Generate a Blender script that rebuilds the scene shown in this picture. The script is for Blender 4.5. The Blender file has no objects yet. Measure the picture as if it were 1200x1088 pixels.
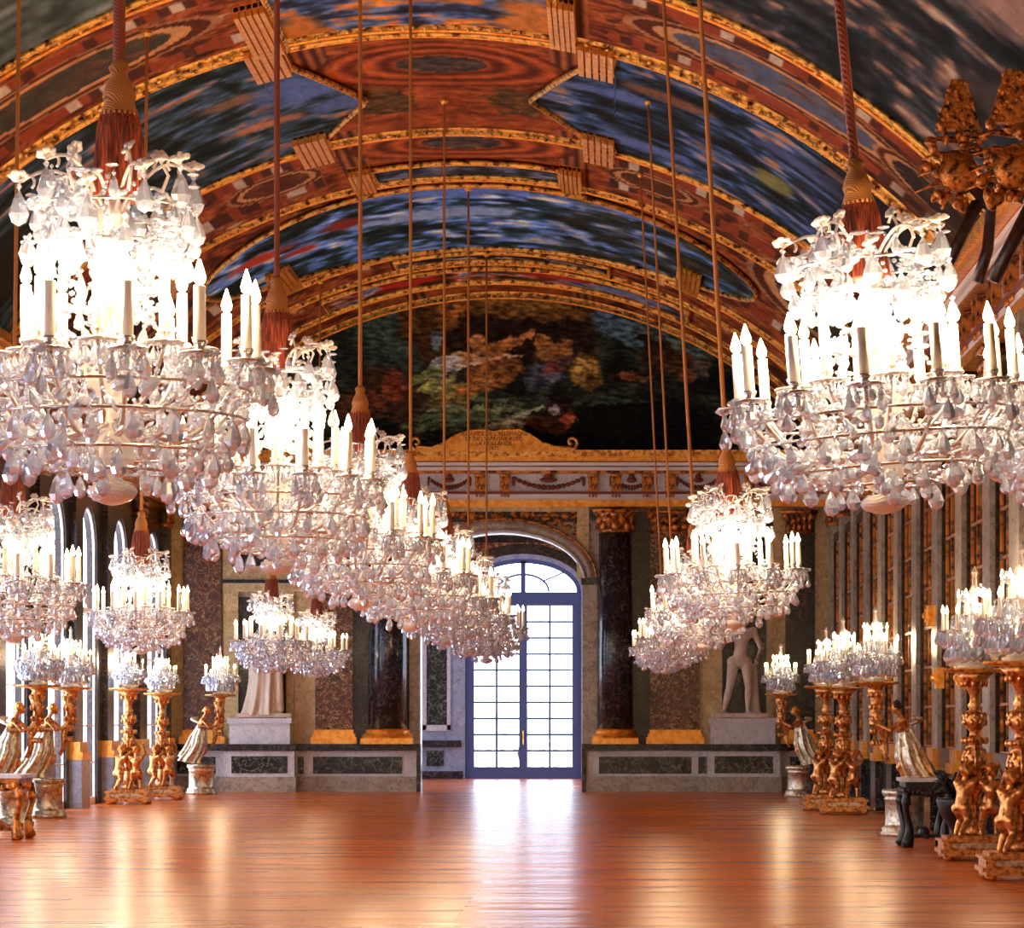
import bpy, math, random
from mathutils import Vector, Matrix, noise, Euler
random.seed(7)
SC = bpy.context.scene
COL = SC.collection
PI = math.pi
sin, cos = math.sin, math.cos

# ------------------------------------------------------------------ frame
FPX = 3600.0; CX0 = 2.7; EYE = 1.77; VX = 720.0; VY = 842.0
def wx(px, k): return CX0 + (px - VX) / k
def wz(py, k): return EYE + (VY - py) / k
KF = 48.6; YF = FPX / KF
def FX(px): return wx(px, KF)
def FZ(py): return wz(py, KF)

cam = bpy.data.cameras.new('camera'); co = bpy.data.objects.new('camera', cam); COL.objects.link(co)
co.location = (CX0, 0, EYE); co.rotation_euler = (PI/2, 0, 0)
cam.sensor_width = 36; cam.lens = FPX/1200*36
cam.shift_x = (600-VX)/1200; cam.shift_y = (VY-544)/1200
cam.clip_end = 400; cam.clip_start = .1
SC.camera = co
SC.view_settings.view_transform = 'Standard'; SC.view_settings.look = 'None'
SC.view_settings.gamma = 1; SC.view_settings.use_curve_mapping = False
SC.view_settings.exposure = 0.4

# ------------------------------------------------------------------ colour / materials
def lin(c):
    return tuple((x/255/12.92 if x/255 <= .04045 else ((x/255+.055)/1.055)**2.4) for x in c)
def rgba(c): return lin(c) + (1,)
class NT:
    def __init__(s, name):
        s.m = bpy.data.materials.new(name); s.m.use_nodes = True
        s.t = s.m.node_tree; s.t.nodes.clear()
        s.out = s.n('ShaderNodeOutputMaterial')
    def n(s, typ, **kw):
        nd = s.t.nodes.new(typ)
        for a, v in kw.items():
            if a.startswith('i_'):
                nd.inputs[a[2:].replace('_', ' ')].default_value = v
            else: setattr(nd, a, v)
        return nd
    def l(s, a, b): s.t.links.new(a, b)
    def coords(s, scale=(1,1,1), kind='Object'):
        tc = s.n('ShaderNodeTexCoord'); mp = s.n('ShaderNodeMapping'); mp.inputs['Scale'].default_value = scale
        s.l(tc.outputs[kind], mp.inputs['Vector']); return mp.outputs['Vector']
    def noise(s, vec, scale, detail=4, rough=.6, dist=0):
        nd = s.n('ShaderNodeTexNoise'); nd.inputs['Scale'].default_value = scale; nd.inputs['Detail'].default_value = detail
        nd.inputs['Roughness'].default_value = rough; nd.inputs['Distortion'].default_value = dist
        s.l(vec, nd.inputs['Vector']); return nd.outputs['Fac']
    def ramp(s, fac, stops):
        r = s.n('ShaderNodeValToRGB'); e = r.color_ramp.elements
        while len(e) < len(stops): e.new(.5)
        for q, (p, c) in zip(e, stops): q.position = p; q.color = rgba(c)
        s.l(fac, r.inputs['Fac']); return r.outputs['Color']
    def bump(s, h, strength=.3, dist=.02):
        b = s.n('ShaderNodeBump'); b.inputs['Strength'].default_value = strength; b.inputs['Distance'].default_value = dist
        s.l(h, b.inputs['Height']); return b.outputs['Normal']
    def princ(s, col=None, rough=.5, metal=0, normal=None, **kw):
        p = s.n('ShaderNodeBsdfPrincipled'); p.inputs['Roughness'].default_value = rough; p.inputs['Metallic'].default_value = metal
        if isinstance(col, tuple): p.inputs['Base Color'].default_value = rgba(col)
        elif col is not None: s.l(col, p.inputs['Base Color'])
        if normal is not None: s.l(normal, p.inputs['Normal'])
        for a, v in kw.items(): p.inputs[a.replace('_', ' ')].default_value = v
        s.l(p.outputs[0], s.out.inputs[0]); return p
M = {}
def marble(name, a, b, vein, scale=1.5, rough=.25):
    t = NT(name); v = t.coords((1,1,1))
    f = t.noise(v, scale*1.6, 10, .72, .5)
    c = t.ramp(f, [(.34, a), (.52, b), (.60, a), (.70, b)])
    g = t.noise(v, scale*2.6, 6, .6, .9)
    k = t.ramp(g, [(.485, (0,0,0)), (.50, (255,255,255)), (.515, (0,0,0))])
    mx = t.n('ShaderNodeMix', data_type='RGBA'); t.l(k, mx.inputs[0]); t.l(c, mx.inputs[6]); mx.inputs[7].default_value = rgba(vein)
    t.princ(mx.outputs[2], rough); M[name] = t.m
marble('marble_dark', (18,12,12), (40,24,20), (104,76,62), 2.0)
marble('marble_black', (26,24,30), (40,36,42), (110,110,120), 1.4, .18)
marble('marble_red', (34,16,12), (112,56,36), (226,180,120), 2.0)
marble('marble_cream', (226,200,150), (196,164,112), (140,108,70), 1.2)
marble('marble_grey', (140,124,110), (182,168,152), (96,84,76), 1.6)
marble('marble_white', (222,218,220), (204,200,206), (160,156,164), 1.2)
marble('marble_blue', (176,180,200), (150,156,180), (110,114,140), 1.0)
marble('marble_green', (16,20,20), (34,38,38), (150,150,140), 1.6)
marble('marble_statue', (232,214,196), (226,204,184), (200,176,156), 1.0, .4)
def gold(name, c1, c2, rough=.38, metal=.85, bs=.6, scale=24):
    t = NT(name); v = t.coords()
    f = t.noise(v, scale, 3, .55)
    c = t.ramp(f, [(.36, c1), (.56, c2)])
    t.princ(c, rough, metal, t.bump(f, bs, .03)); M[name] = t.m
gold('gold', (176,96,30), (255,196,96), .35, .6, .5, 12)
gold('gold_smooth', (232,140,44), (255,184,84), .3, .55, .15, 8)
gold('gold_dark', (70,32,14), (214,132,56), .35, .6, .8, 9)
gold('bronze', (150,80,34), (238,172,104), .32, .85, .3, 16)
gold('bronze_silver', (168,140,108), (226,214,190), .32, .85, .3, 16)
gold('leaf_moulding', (96,44,14), (255,200,100), .35, .5, .7, 7)
gold('wood_dark', (32,18,16), (62,36,28), .3, .1, .3, 10)
def plain(name, c, rough=.5, metal=0, **kw):
    t = NT(name); t.princ(c, rough, metal, **kw); M[name] = t.m
plain('white_stone', (236,226,220), .5)
plain('garland_brown', (128,58,40), .55)
plain('ink', (84,44,16), .7)
plain('black', (24,22,26), .35)
plain('candle_wax', (255,246,232), .5, Transmission_Weight=0)
plain('window_frame', (78,92,140), .45)
plain('terrace', (226,226,222), .9)
plain('lawn', (214,224,208), .9)  # green of lawn and tree crowns paled in the colour to look overexposed
plain('plaster_inner', (148,130,116), .7)
plain('hair_dark', (34,26,24), .4)
def rope(name, c1, c2):
    t = NT(name); v = t.coords((1,1,1)); w = t.n('ShaderNodeTexWave'); w.wave_type='BANDS'; w.bands_direction='DIAGONAL'
    w.inputs['Scale'].default_value = 30; t.l(v, w.inputs['Vector'])
    c = t.ramp(w.outputs['Fac'], [(.2, c1), (.8, c2)])
    t.princ(c, .6, .1, t.bump(w.outputs['Fac'], .3, .01)); M[name] = t.m
rope('rope_red', (120,50,26), (160,76,42)); rope('rope_gold', (160,92,34), (206,134,58))
def tassel_mat():
    t = NT('tassel_fringe'); v = t.coords((40,40,1.5)); f = t.noise(v, 3, 2)
    t.princ(t.ramp(f, [(.35,(80,22,12)),(.65,(180,78,36))]), .6, 0, t.bump(f, .8, .02)); M['tassel_fringe'] = t.m
tassel_mat()
def wood_floor():
    t = NT('parquet'); v = t.coords((1,1,1))
    br = t.n('ShaderNodeTexBrick'); br.inputs['Scale'].default_value = 1.0
    br.inputs['Brick Width'].default_value = 2.6; br.inputs['Row Height'].default_value = .32; br.inputs['Mortar Size'].default_value = .002
    br.inputs['Color1'].default_value = rgba((240,116,30)); br.inputs['Color2'].default_value = rgba((204,86,22)); br.inputs['Mortar'].default_value = rgba((190,80,22))
    t.l(v, br.inputs['Vector'])
    v2 = t.coords((.5,6,1)); g = t.noise(v2, 2.5, 6, .6)
    c = t.ramp(g, [(.3,(190,74,18)),(.7,(250,136,44))])
    mx = t.n('ShaderNodeMix', data_type='RGBA'); mx.inputs[0].default_value = .5
    t.l(br.outputs['Color'], mx.inputs[6]); t.l(c, mx.inputs[7])
    v3 = t.coords((.16,1.0,1)); h = t.noise(v3, 1.3, 3, .55)
    t.princ(mx.outputs[2], .25, 0, t.bump(h, 1.0, .05), Specular_IOR_Level=.55, Specular_Tint=rgba((255,206,144))); M['parquet'] = t.m
wood_floor()
def paint_mat(name, sx, sy, amt=.45, rough=.85):
    t = NT(name); at = t.n('ShaderNodeVertexColor'); at.layer_name = 'Col'
    v = t.coords((sx, sy, 1), 'Object'); f = t.noise(v, 1.6, 8, .7, .5)
    mr = t.n('ShaderNodeMapRange'); mr.inputs[1].default_value = .32; mr.inputs[2].default_value = .68
    mr.inputs[3].default_value = 1-amt; mr.inputs[4].default_value = 1+amt*1.1; t.l(f, mr.inputs[0])
    hs = t.n('ShaderNodeHueSaturation'); hs.inputs['Saturation'].default_value = 1.0
    t.l(at.outputs['Color'], hs.inputs['Color']); t.l(mr.outputs[0], hs.inputs['Value'])
    t.princ(hs.outputs[0], rough, 0, None, Specular_IOR_Level=.12); M[name] = t.m
paint_mat('oil_paint', 2.6, .9, .32); paint_mat('oil_paint_wall', 5, 5, .16)
def crystal_mat(name, tint, gla=.5, gl=.18):
    t = NT(name)
    g = t.n('ShaderNodeBsdfGlossy'); g.inputs['Roughness'].default_value = .06; g.inputs['Color'].default_value = rgba((255,255,255))
    tp = t.n('ShaderNodeBsdfGlass'); tp.inputs['Color'].default_value = rgba((242,247,255)); tp.inputs['IOR'].default_value = 1.55; tp.inputs['Roughness'].default_value = .03
    tr = t.n('ShaderNodeBsdfTransparent'); tr.inputs['Color'].default_value = rgba((250,250,255))
    d = t.n('ShaderNodeBsdfDiffuse'); d.inputs['Color'].default_value = rgba(tint)
    tl = t.n('ShaderNodeBsdfTranslucent'); tl.inputs['Color'].default_value = rgba(tint)
    def mix(f, a, b):
        m = t.n('ShaderNodeMixShader'); m.inputs[0].default_value = f; t.l(a, m.inputs[1]); t.l(b, m.inputs[2]); return m.outputs[0]
    x = mix(.45, d.outputs[0], tl.outputs[0]); y = mix(.15, tp.outputs[0], tr.outputs[0])
    x = mix(gla, x, y); x = mix(gl, x, g.outputs[0]); t.l(x, t.out.inputs[0]); M[name] = t.m
crystal_mat('crystal', (226,236,255), .70, .28); crystal_mat('crystal_milky', (250,238,230), .35, .3)
def emit(name, c, s, samp='NONE'):
    t = NT(name); e = t.n('ShaderNodeEmission'); e.inputs[0].default_value = rgba(c); e.inputs[1].default_value = s
    t.l(e.outputs[0], t.out.inputs[0]); M[name] = t.m
    try: t.m.cycles.emission_sampling = samp
    except Exception: pass
emit('flame', (255,222,160), 22)
plain('silver_arm', (214,206,204), .22, .85)
def mirror_mat():
    t = NT('old_mirror'); v = t.coords(); f = t.noise(v, .6, 3)
    t.princ((120,96,84), .08, 1, t.bump(f, .05, .02)); M['old_mirror'] = t.m
mirror_mat()
def glass():
    t = NT('window_glass'); a = t.n('ShaderNodeBsdfTransparent'); g = t.n('ShaderNodeBsdfGlossy'); g.inputs['Roughness'].default_value = .02
    m = t.n('ShaderNodeMixShader'); m.inputs[0].default_value = .06; t.l(a.outputs[0], m.inputs[1]); t.l(g.outputs[0], m.inputs[2]); t.l(m.outputs[0], t.out.inputs[0]); M['window_glass'] = t.m
glass()

W = bpy.data.worlds.new('world'); SC.world = W; W.use_nodes = True
bg = W.node_tree.nodes['Background']; bg.inputs[0].default_value = rgba((222,232,255)); bg.inputs[1].default_value = 5.2

# ------------------------------------------------------------------ mesh helpers
class MB:
    def __init__(s): s.v = []; s.f = []; s.c = None
    def add(s, vs, fs, mx=None):
        o = len(s.v)
        if mx is not None: s.v += [tuple(mx @ Vector(p)) for p in vs]
        else: s.v += [tuple(p) for p in vs]
        s.f += [tuple(i+o for i in f) for f in fs]; return s
    def merge(s, o, mx=None): return s.add(o.v, o.f, mx)
    def box(s, x0, x1, y0, y1, z0, z1):
        return s.add([(x0,y0,z0),(x1,y0,z0),(x1,y1,z0),(x0,y1,z0),(x0,y0,z1),(x1,y0,z1),(x1,y1,z1),(x0,y1,z1)],
              [(0,3,2,1),(4,5,6,7),(0,1,5,4),(1,2,6,5),(2,3,7,6),(3,0,4,7)])
    def lathe(s, prof, n=16, c=(0,0,0), mx=None, ripple=0, lobes=8):
        vs = []; fs = []
        for j, (r, z) in enumerate(prof):
            for i in range(n):
                a = 2*PI*i/n; rr = r*(1+ripple*cos(lobes*a))
                vs.append((c[0]+rr*cos(a), c[1]+rr*sin(a), c[2]+z))
        for j in range(len(prof)-1):
            for i in range(n):
                fs.append((j*n+i, j*n+(i+1)%n, (j+1)*n+(i+1)%n, (j+1)*n+i))
        fs.append(tuple(range(n))[::-1]); fs.append(tuple((len(prof)-1)*n+i for i in range(n)))
        return s.add(vs, fs, mx)
    def tube(s, pts, r, n=6, closed=False):
        pts = [Vector(p) for p in pts]; L = len(pts); vs = []; fs = []
        prev = None
        for i, p in enumerate(pts):
            a = pts[(i-1) % L] if (i or closed) else p; b = pts[(i+1) % L] if (i < L-1 or closed) else p
            t = (b-a).normalized()
            if prev is None:
                u = t.cross(Vector((0,0,1)));
                if u.length < .1: u = t.cross(Vector((1,0,0)))
            else: u = prev - t*prev.dot(t)
            u.normalize(); prev = u; w = t.cross(u)
            rr = r(i/(L-1)) if callable(r) else r
            for q in range(n):
                a2 = 2*PI*q/n; vs.append(p + u*rr*cos(a2) + w*rr*sin(a2))
        m = L if closed else L-1
        for i in range(m):
            for q in range(n):
                j = (i+1) % L; fs.append((i*n+q, i*n+(q+1)%n, j*n+(q+1)%n, j*n+q))
        if not closed:
            fs.append(tuple(range(n))[::-1]); fs.append(tuple((L-1)*n+q for q in range(n)))
        return s.add(vs, fs)
    def ell(s, c, r, n=12, m=8, rot=None):
        vs = [];
        R = rot.to_matrix() if rot else Matrix.Identity(3)
        for j in range(m+1):
            ph = -PI/2+PI*j/m
            ph = max(-PI/2+.08, min(PI/2-.08, ph))
            for i in range(n):
                a = 2*PI*i/n
                vs.append(Vector(c)+R@Vector((r[0]*cos(ph)*cos(a), r[1]*cos(ph)*sin(a), r[2]*sin(ph))))
        fs = []
        for j in range(m):
            for i in range(n): fs.append((j*n+i, j*n+(i+1)%n, (j+1)*n+(i+1)%n, (j+1)*n+i))
        fs.append(tuple(range(n))[::-1]); fs.append(tuple(m*n+i for i in range(n)))
        return s.add(vs, fs)
    def cap(s, a, b, ra, rb, n=10):   # tapered capsule
        a = Vector(a); b = Vector(b); d = (b-a); L = d.length or 1e-4
        pts = [];
        q = d.normalized().to_track_quat('Z', 'Y').to_matrix().to_4x4(); q.translation = a
        prof = []
        for i in range(4): t = -PI/2+i*PI/8; prof.append((max(ra*cos(t), .0008), ra*sin(t)))
        prof.append((ra, 0)); prof.append((rb, L))
        for i in range(1,5): t = i*PI/8; prof.append((max(rb*cos(t), .0008), L+rb*sin(t)))
        return s.lathe(prof, n, mx=q)
    def wall_poly(s, outline, y0, y1):   # outline in (x,z), extruded in y
        n = len(outline); vs = [(x,y0,z) for x,z in outline]+[(x,y1,z) for x,z in outline]
        fs = [tuple(range(n)), tuple(range(2*n-1, n-1, -1))]+[(i, i+n, (i+1)%n+n, (i+1)%n) for i in range(n)]
        return s.add(vs, fs)
    def data(s, name, mat, smooth=False):
        me = bpy.data.meshes.new(name); me.from_pydata(s.v, [], s.f); me.update()
        me.materials.append(M[mat] if isinstance(mat, str) else mat)
        if smooth: me.polygons.foreach_set('use_smooth', [True]*len(me.polygons))
        return me
    def build(s, name, mat, parent=None, smooth=False, loc=None):
        return link(name, s.data(name, mat, smooth), parent, loc)
def link(name, me, parent=None, loc=None, rot=None, scale=None):
    o = bpy.data.objects.new(name, me); COL.objects.link(o)
    if parent: o.parent = parent
    if loc is not None: o.location = loc
    if rot is not None: o.rotation_euler = rot
    if scale is not None: o.scale = scale
    return o
def tag(o, label=None, cat=None, group=None, kind=None):
    if label: o['label'] = label
    if cat: o['category'] = cat
    if group: o['group'] = group
    if kind: o['kind'] = kind
    return o
def thing(name, label, cat, loc=(0,0,0), rot=None, scale=None, group=None):
    o = link(name, None, None, loc, rot, scale); o.empty_display_size = .1
    return tag(o, label, cat, group)
def struct(name, mb, mat, smooth=False): return tag(mb.build(name, mat, None, smooth), kind='structure')

# vault: circle through springing (X=+-8, z=8.17) and apex 11.97
def vh(x):   # height above the eye
    x = max(-8.05, min(8.05, x)); return 10.2 - 10.3 + math.sqrt(106.1 - x*x)
def vpt(x, k, off=0.0):
    n = Vector((x, 0, math.sqrt(106.1-x*x))).normalized()
    return Vector((x - n.x*off, FPX/k, EYE+vh(x) - n.z*off))

# ------------------------------------------------------------------ painting helpers
def nz(x, y, z=0.0): return noise.noise(Vector((x, y, z)))
def fbm(x, y, z=0.0): return nz(x,y,z)*.6+nz(x*2.1,y*2.1,z+3)*.3+nz(x*4.3,y*4.3,z+7)*.16
def mixc(a, b, t): t = max(0, min(1, t)); return tuple(a[i]+(b[i]-a[i])*t for i in range(3))
def rampc(t, stops):
    if t <= stops[0][0]: return stops[0][1]
    for (p, c), (q, d) in zip(stops, stops[1:]):
        if t <= q: return mixc(c, d, (t-p)/(q-p))
    return stops[-1][1]
def blobs(c, x, y, bl):
    wxx = x+nz(x*.07,y*.07,1)*5+nz(x*.22,y*.22,5)*3.5; wyy = y+nz(x*.07,y*.07,9)*5+nz(x*.22,y*.22,4)*3.5
    for (bx, by, rx, ry, ang, col, soft) in bl:
        dx = wxx-bx; dy = wyy-by; a = math.radians(ang); u = (dx*cos(a)+dy*sin(a))/rx; v = (-dx*sin(a)+dy*cos(a))/ry
        d = math.sqrt(u*u+v*v)
        if d < 1+soft: c = mixc(c, col, (1+soft-d)/(2*soft) if soft else 1)
    return c
def gridmesh(name, nu, nv, fpos, fcol, mat, parent=None):
    vs = []; cols = []
    for j in range(nv+1):
        for i in range(nu+1):
            p = fpos(i/nu, j/nv); vs.append(tuple(p[0])); cols.append(fcol(*p[1]))
    fs = [(j*(nu+1)+i, j*(nu+1)+i+1, (j+1)*(nu+1)+i+1, (j+1)*(nu+1)+i) for j in range(nv) for i in range(nu)]
    me = bpy.data.meshes.new(name); me.from_pydata(vs, [], fs); me.update()
    ca = me.color_attributes.new('Col', 'FLOAT_COLOR', 'POINT')
    flat = []
    for c in cols: flat += [*lin(tuple(max(0,min(255,q)) for q in c)), 1]
    ca.data.foreach_set('color', flat)
    me.materials.append(M[mat]); me.polygons.foreach_set('use_smooth', [True]*len(me.polygons))
    return link(name, me, parent)

# ================================================================== THE ROOM SHELL
YN = -3.0
fl = MB().box(-8.6, 8.6, YN, YF+.6, -.3, 0); struct('floor', fl, 'parquet')
fl = MB().box(-6.5, 6.5, YF+.6, 91.2, -.3, 0); struct('floor_inner', fl, 'parquet')

# far wall with arched opening
AX0, AX1 = FX(493), FX(683); ACX = (AX0+AX1)/2; ARX = (AX1-AX0)/2; ASP = FZ(680); ARZ = FZ(625)-ASP
def arch_pts(cx, rx, rz, zs, n=20, inc=True):
    return [(cx-rx*cos(PI*i/n), zs+rz*sin(PI*i/n)) for i in range(n+1)]
def arch_wall(x0, x1, z0, z1, cx, rx, rz, zs, y0, y1):
    m = MB(); m.box(x0, cx-rx, y0, y1, z0, zs); m.box(cx+rx, x1, y0, y1, z0, zs)
    ap = arch_pts(cx, rx, rz, zs)
    out = [(x0,zs)]+ap+[(x1,zs),(x1,z1),(x0,z1)]
    # quads strip above the arch
    vs = []; fs = []
    xs = [(x0, zs)]+ap+[(x1, zs)]
    for (x, z) in xs:
        for y in (y0, y1): vs += [(x,y,z),(x,y,z1)]
    for i in range(len(xs)-1):
        a = i*4; b = a+4
        fs += [(a,b,b+1,a+1),(a+2,a+3,b+3,b+2),(a,a+2,b+2,b),(a+1,b+1,b+3,a+3)]
    m.add(vs, fs); return m
m = arch_wall(-8.6, 8.6, 0, 8.2, ACX, ARX, ARZ, ASP, YF, YF+.6)
struct('wall_far', m, 'marble_grey')

# ---- lunette painting above the cornice
LZ0 = FZ(533)
lun_blobs = [
 (430,430,60,60,0,(40,62,58),.5),(470,385,40,30,0,(58,82,74),.5),(440,470,60,40,0,(58,40,30),.6),(395,430,30,40,0,(36,44,40),.6),
 (462,455,14,18,-20,(126,58,36),.5),(436,470,16,12,0,(104,52,36),.6),(415,480,20,16,0,(80,50,36),.6),
 (560,385,95,32,0,(44,30,24),.35),(625,395,70,45,0,(36,26,22),.4),(610,362,95,12,4,(110,74,34),.5),(612,354,60,8,6,(140,96,44),.5),
 (520,360,24,28,0,(128,80,34),.4),(505,400,16,36,-10,(70,48,26),.5),(536,352,14,22,30,(158,92,40),.4),(480,372,14,22,0,(88,60,34),.5),
 (728,375,34,14,14,(66,104,134),.35),(752,386,60,22,14,(70,102,124),.4),(790,400,50,20,20,(72,92,96),.5),(712,365,8,18,0,(66,98,140),.3),
 (512,400,5,12,10,(96,122,136),.4),(660,415,34,20,0,(54,36,28),.5),
 (560,400,10,9,0,(186,120,66),.4),(590,405,34,7,-22,(176,108,54),.4),(622,392,9,5,-30,(190,124,70),.4),(575,412,22,8,10,(150,92,44),.4),
 (545,420,20,8,0,(196,150,90),.4),(636,402,10,9,0,(172,108,56),.4),(655,412,26,11,-8,(150,98,50),.4),(682,398,10,24,20,(46,30,24),.4),
 (530,428,14,10,20,(190,198,200),.35),(565,424,46,3.2,-7,(220,180,150),.35),(514,432,18,9,-30,(150,158,170),.4),
 (512,452,26,8,-20,(150,154,84),.4),(536,462,34,12,-18,(134,128,62),.4),(500,440,22,6,-24,(110,128,70),.4),(528,478,20,12,10,(118,98,52),.4),
 (575,440,30,18,-15,(140,84,40),.4),(560,452,26,8,-20,(170,110,50),.4),(598,432,16,10,0,(120,76,40),.5),
 (640,438,22,12,20,(92,98,118),.4),(650,430,14,6,-10,(126,60,56),.4),(628,446,16,14,30,(60,66,82),.4),(662,425,10,8,0,(80,60,60),.4),
 (686,436,17,20,0,(150,116,50),.4),(684,430,10,8,0,(186,150,70),.4),(694,448,9,8,0,(98,72,34),.4),
 (740,440,26,8,0,(40,30,26),.5),(735,440,9,8,0,(124,62,36),.4),(752,446,12,6,10,(96,62,40),.5),(770,415,20,16,0,(52,34,28),.5),(790,425,26,12,0,(70,44,32),.6),
 (805,440,12,9,0,(112,66,50),.5),(822,430,10,14,0,(84,76,70),.5),(760,400,20,4,14,(34,24,22),.4),(775,460,30,14,0,(34,38,34),.6),
 (760,500,90,34,0,(14,14,16),.5),(690,505,60,26,0,(16,16,16),.5),(430,510,44,20,0,(22,20,20),.5),
 (560,480,66,5,0,(108,122,84),.3),(570,492,84,4,0,(92,112,80),.3),(540,487,56,3,0,(70,90,64),.3),(600,470,60,3,0,(84,104,72),.3),(520,500,50,4,0,(70,86,60),.3),
 (566,504,50,4,0,(58,70,50),.3),(680,470,80,5,0,(46,60,48),.4),
 (582,500,30,5,-12,(160,172,138),.4),(606,494,16,9,-30,(150,162,130),.4),(612,487,30,2.5,-28,(168,176,140),.3),
 (654,482,14,12,0,(56,32,26),.4),(652,480,6,6,0,(150,150,156),.4),(664,494,14,7,-30,(158,70,40),.4),(668,492,7,5,0,(182,88,54),.4),(640,498,26,8,10,(70,38,28),.5),
 (658,466,15,8,0,(30,22,22),.4),(604,520,60,6,0,(20,16,16),.5)]
lun_blobs = [b[:5]+(mixc(tuple(q*1.15 for q in b[5]),(sum(b[5])/3,)*3,.18),b[6]*.35) for b in lun_blobs]
def lun_col(x, y):
    n = fbm(x*.02, y*.03, 2)
    c = rampc(n+.5, [(.2,(20,26,24)),(.5,(38,46,40)),(.8,(62,66,52))])
    c = blobs(c, x, y, lun_blobs)
    s = nz(x*.09+y*.05, y*.26-x*.05, 6)+.5*nz(x*.3,y*.45,8); return mixc(c, (c[0]*1.5+10, c[1]*1.5+10, c[2]*1.35+6) if s > 0 else (c[0]*.4,c[1]*.4,c[2]*.4), min(.8,abs(s)*1.3))
def lun_pos(u, v):
    X = -8+16*u; ztop = EYE+vh(X)-.02; Z = LZ0-.3+(ztop-LZ0+.3)*v
    return (X, YF-.02, Z), (VX+(X-CX0)*KF, VY-(Z-EYE)*KF)
o = gridmesh('lunette_painting', 440, 200, lun_pos, lun_col, 'oil_paint_wall')
tag(o, 'large dark mythological wall painting filling the arched lunette above the end cornice', 'painting')
ml = MB(); ml.box(-8.6, 8.6, YF, YF+.6, 8.2, 12.5); struct('wall_far_upper', ml, 'plaster_inner')

# ---- ceiling vault
brown = [(-.1,(56,28,20)),(.25,(104,48,28)),(.45,(150,72,36)),(.62,(186,104,52)),(.8,(120,64,40)),(1.1,(232,186,130))]
def ceil_col(X, k):
    n = fbm(X*1.3, k*.9, 3)*.8+fbm(X*2.6, k*3.2, 8)*1.0
    c = rampc(.42+n, brown)
    a = abs(X)
    if a < 2.6:   # central red zone with concentric oval rings
        c = mixc(rampc(.5+n*.7, [(0,(88,38,20)),(.5,(156,72,32)),(1,(214,120,60))]), c, max(0,(a-2.1)/.5))
        q = math.hypot((a-1.15)/.55, (k-71.2)/1.5)+.6*fbm(X*3,k*2.2,4)
        if q < 1: c = mixc((58,44,26),(170,110,60),max(0,fbm(X*4,k*3,9)+.35))
        if k > 73 and abs(a-2.0) < .32 or k < 68.6 and abs(a-1.95) < .26: c = mixc((70,32,20),(176,104,62),.5+.5*sin((a-1.7)*34))
        for kc, kr in ((75.2,2.6),(66.2,1.9)):
            d = math.hypot(X/2.0, (k-kc)/kr)
            if d < 1:
                r = .5+.5*sin(d*24+fbm(X*2,k*2)*1.5); c = mixc(c, mixc((84,30,14),(206,100,44),r), .75)
                if d < .36: c = mixc((44,44,50),(150,110,80), max(0,fbm(X*3,k*3)+.3))
    else:
        # striped architectural ribbons parallel to the arcs
        for ka, kb, ph in ((86.6,85.6,0),(81.6,80.6,1),(66.9,65.9,0),(64.2,63.2,2),(56.6,55.7,0),(54.0,53.4,1)):
            if kb < k < ka:
                s = int((X+20)/.17+ph)
                q = nz(s*.73, ph*3.1, 2)
                if q > .22: c = (206,186,160)
                elif q > -.1: c = (150,66,38)
                else: c = (84,44,32)
        # oval medallions
        for xc, kc, rx, rk, cc in ((5.0,83.6,1.5,1.35,(84,100,124)),(-5.0,83.6,1.5,1.35,(66,66,56)),(7.2,83.6,.6,1.2,(46,40,40)),
                               (-6.9,61,1.0,2.2,(54,66,60)),(7.0,61,1.2,2.4,(50,60,54)),(3.4,64.9,.6,.8,(90,50,34)),(-3.4,64.9,.6,.8,(90,50,34))):
            d = math.hypot((X-xc)/rx, (k-kc)/rk)
            if d < 1: c = mixc(cc, (c[0],c[1],c[2]), max(0, fbm(X*2,k*1.5,5)+.15))
            elif d < 1.18: c = (206,150,96)
            elif d < 1.36: c = (92,42,26)
            elif d < 1.46: c = (170,120,80)
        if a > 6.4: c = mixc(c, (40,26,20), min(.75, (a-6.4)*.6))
    return c
def ceil_pos(u, v):
    X = -8.05+16.1*u; k = 47.8+42.2*v/.85 if v < .85 else 90+60*(v-.85)/.15
    return vpt(X, k), (X, k)
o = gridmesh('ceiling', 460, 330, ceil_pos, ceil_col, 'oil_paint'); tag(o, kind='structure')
m = MB(); vs = []; NS = 32
for j, y in enumerate((YN, FPX/150)):
    for i in range(NS+1): X = -8.05+16.1*i/NS; vs.append((X, y, EYE+vh(X)))
m.add(vs, [(i, i+1, NS+2+i, NS+1+i) for i in range(NS)]); struct('ceiling_near', m, 'plaster_inner', True)

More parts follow.
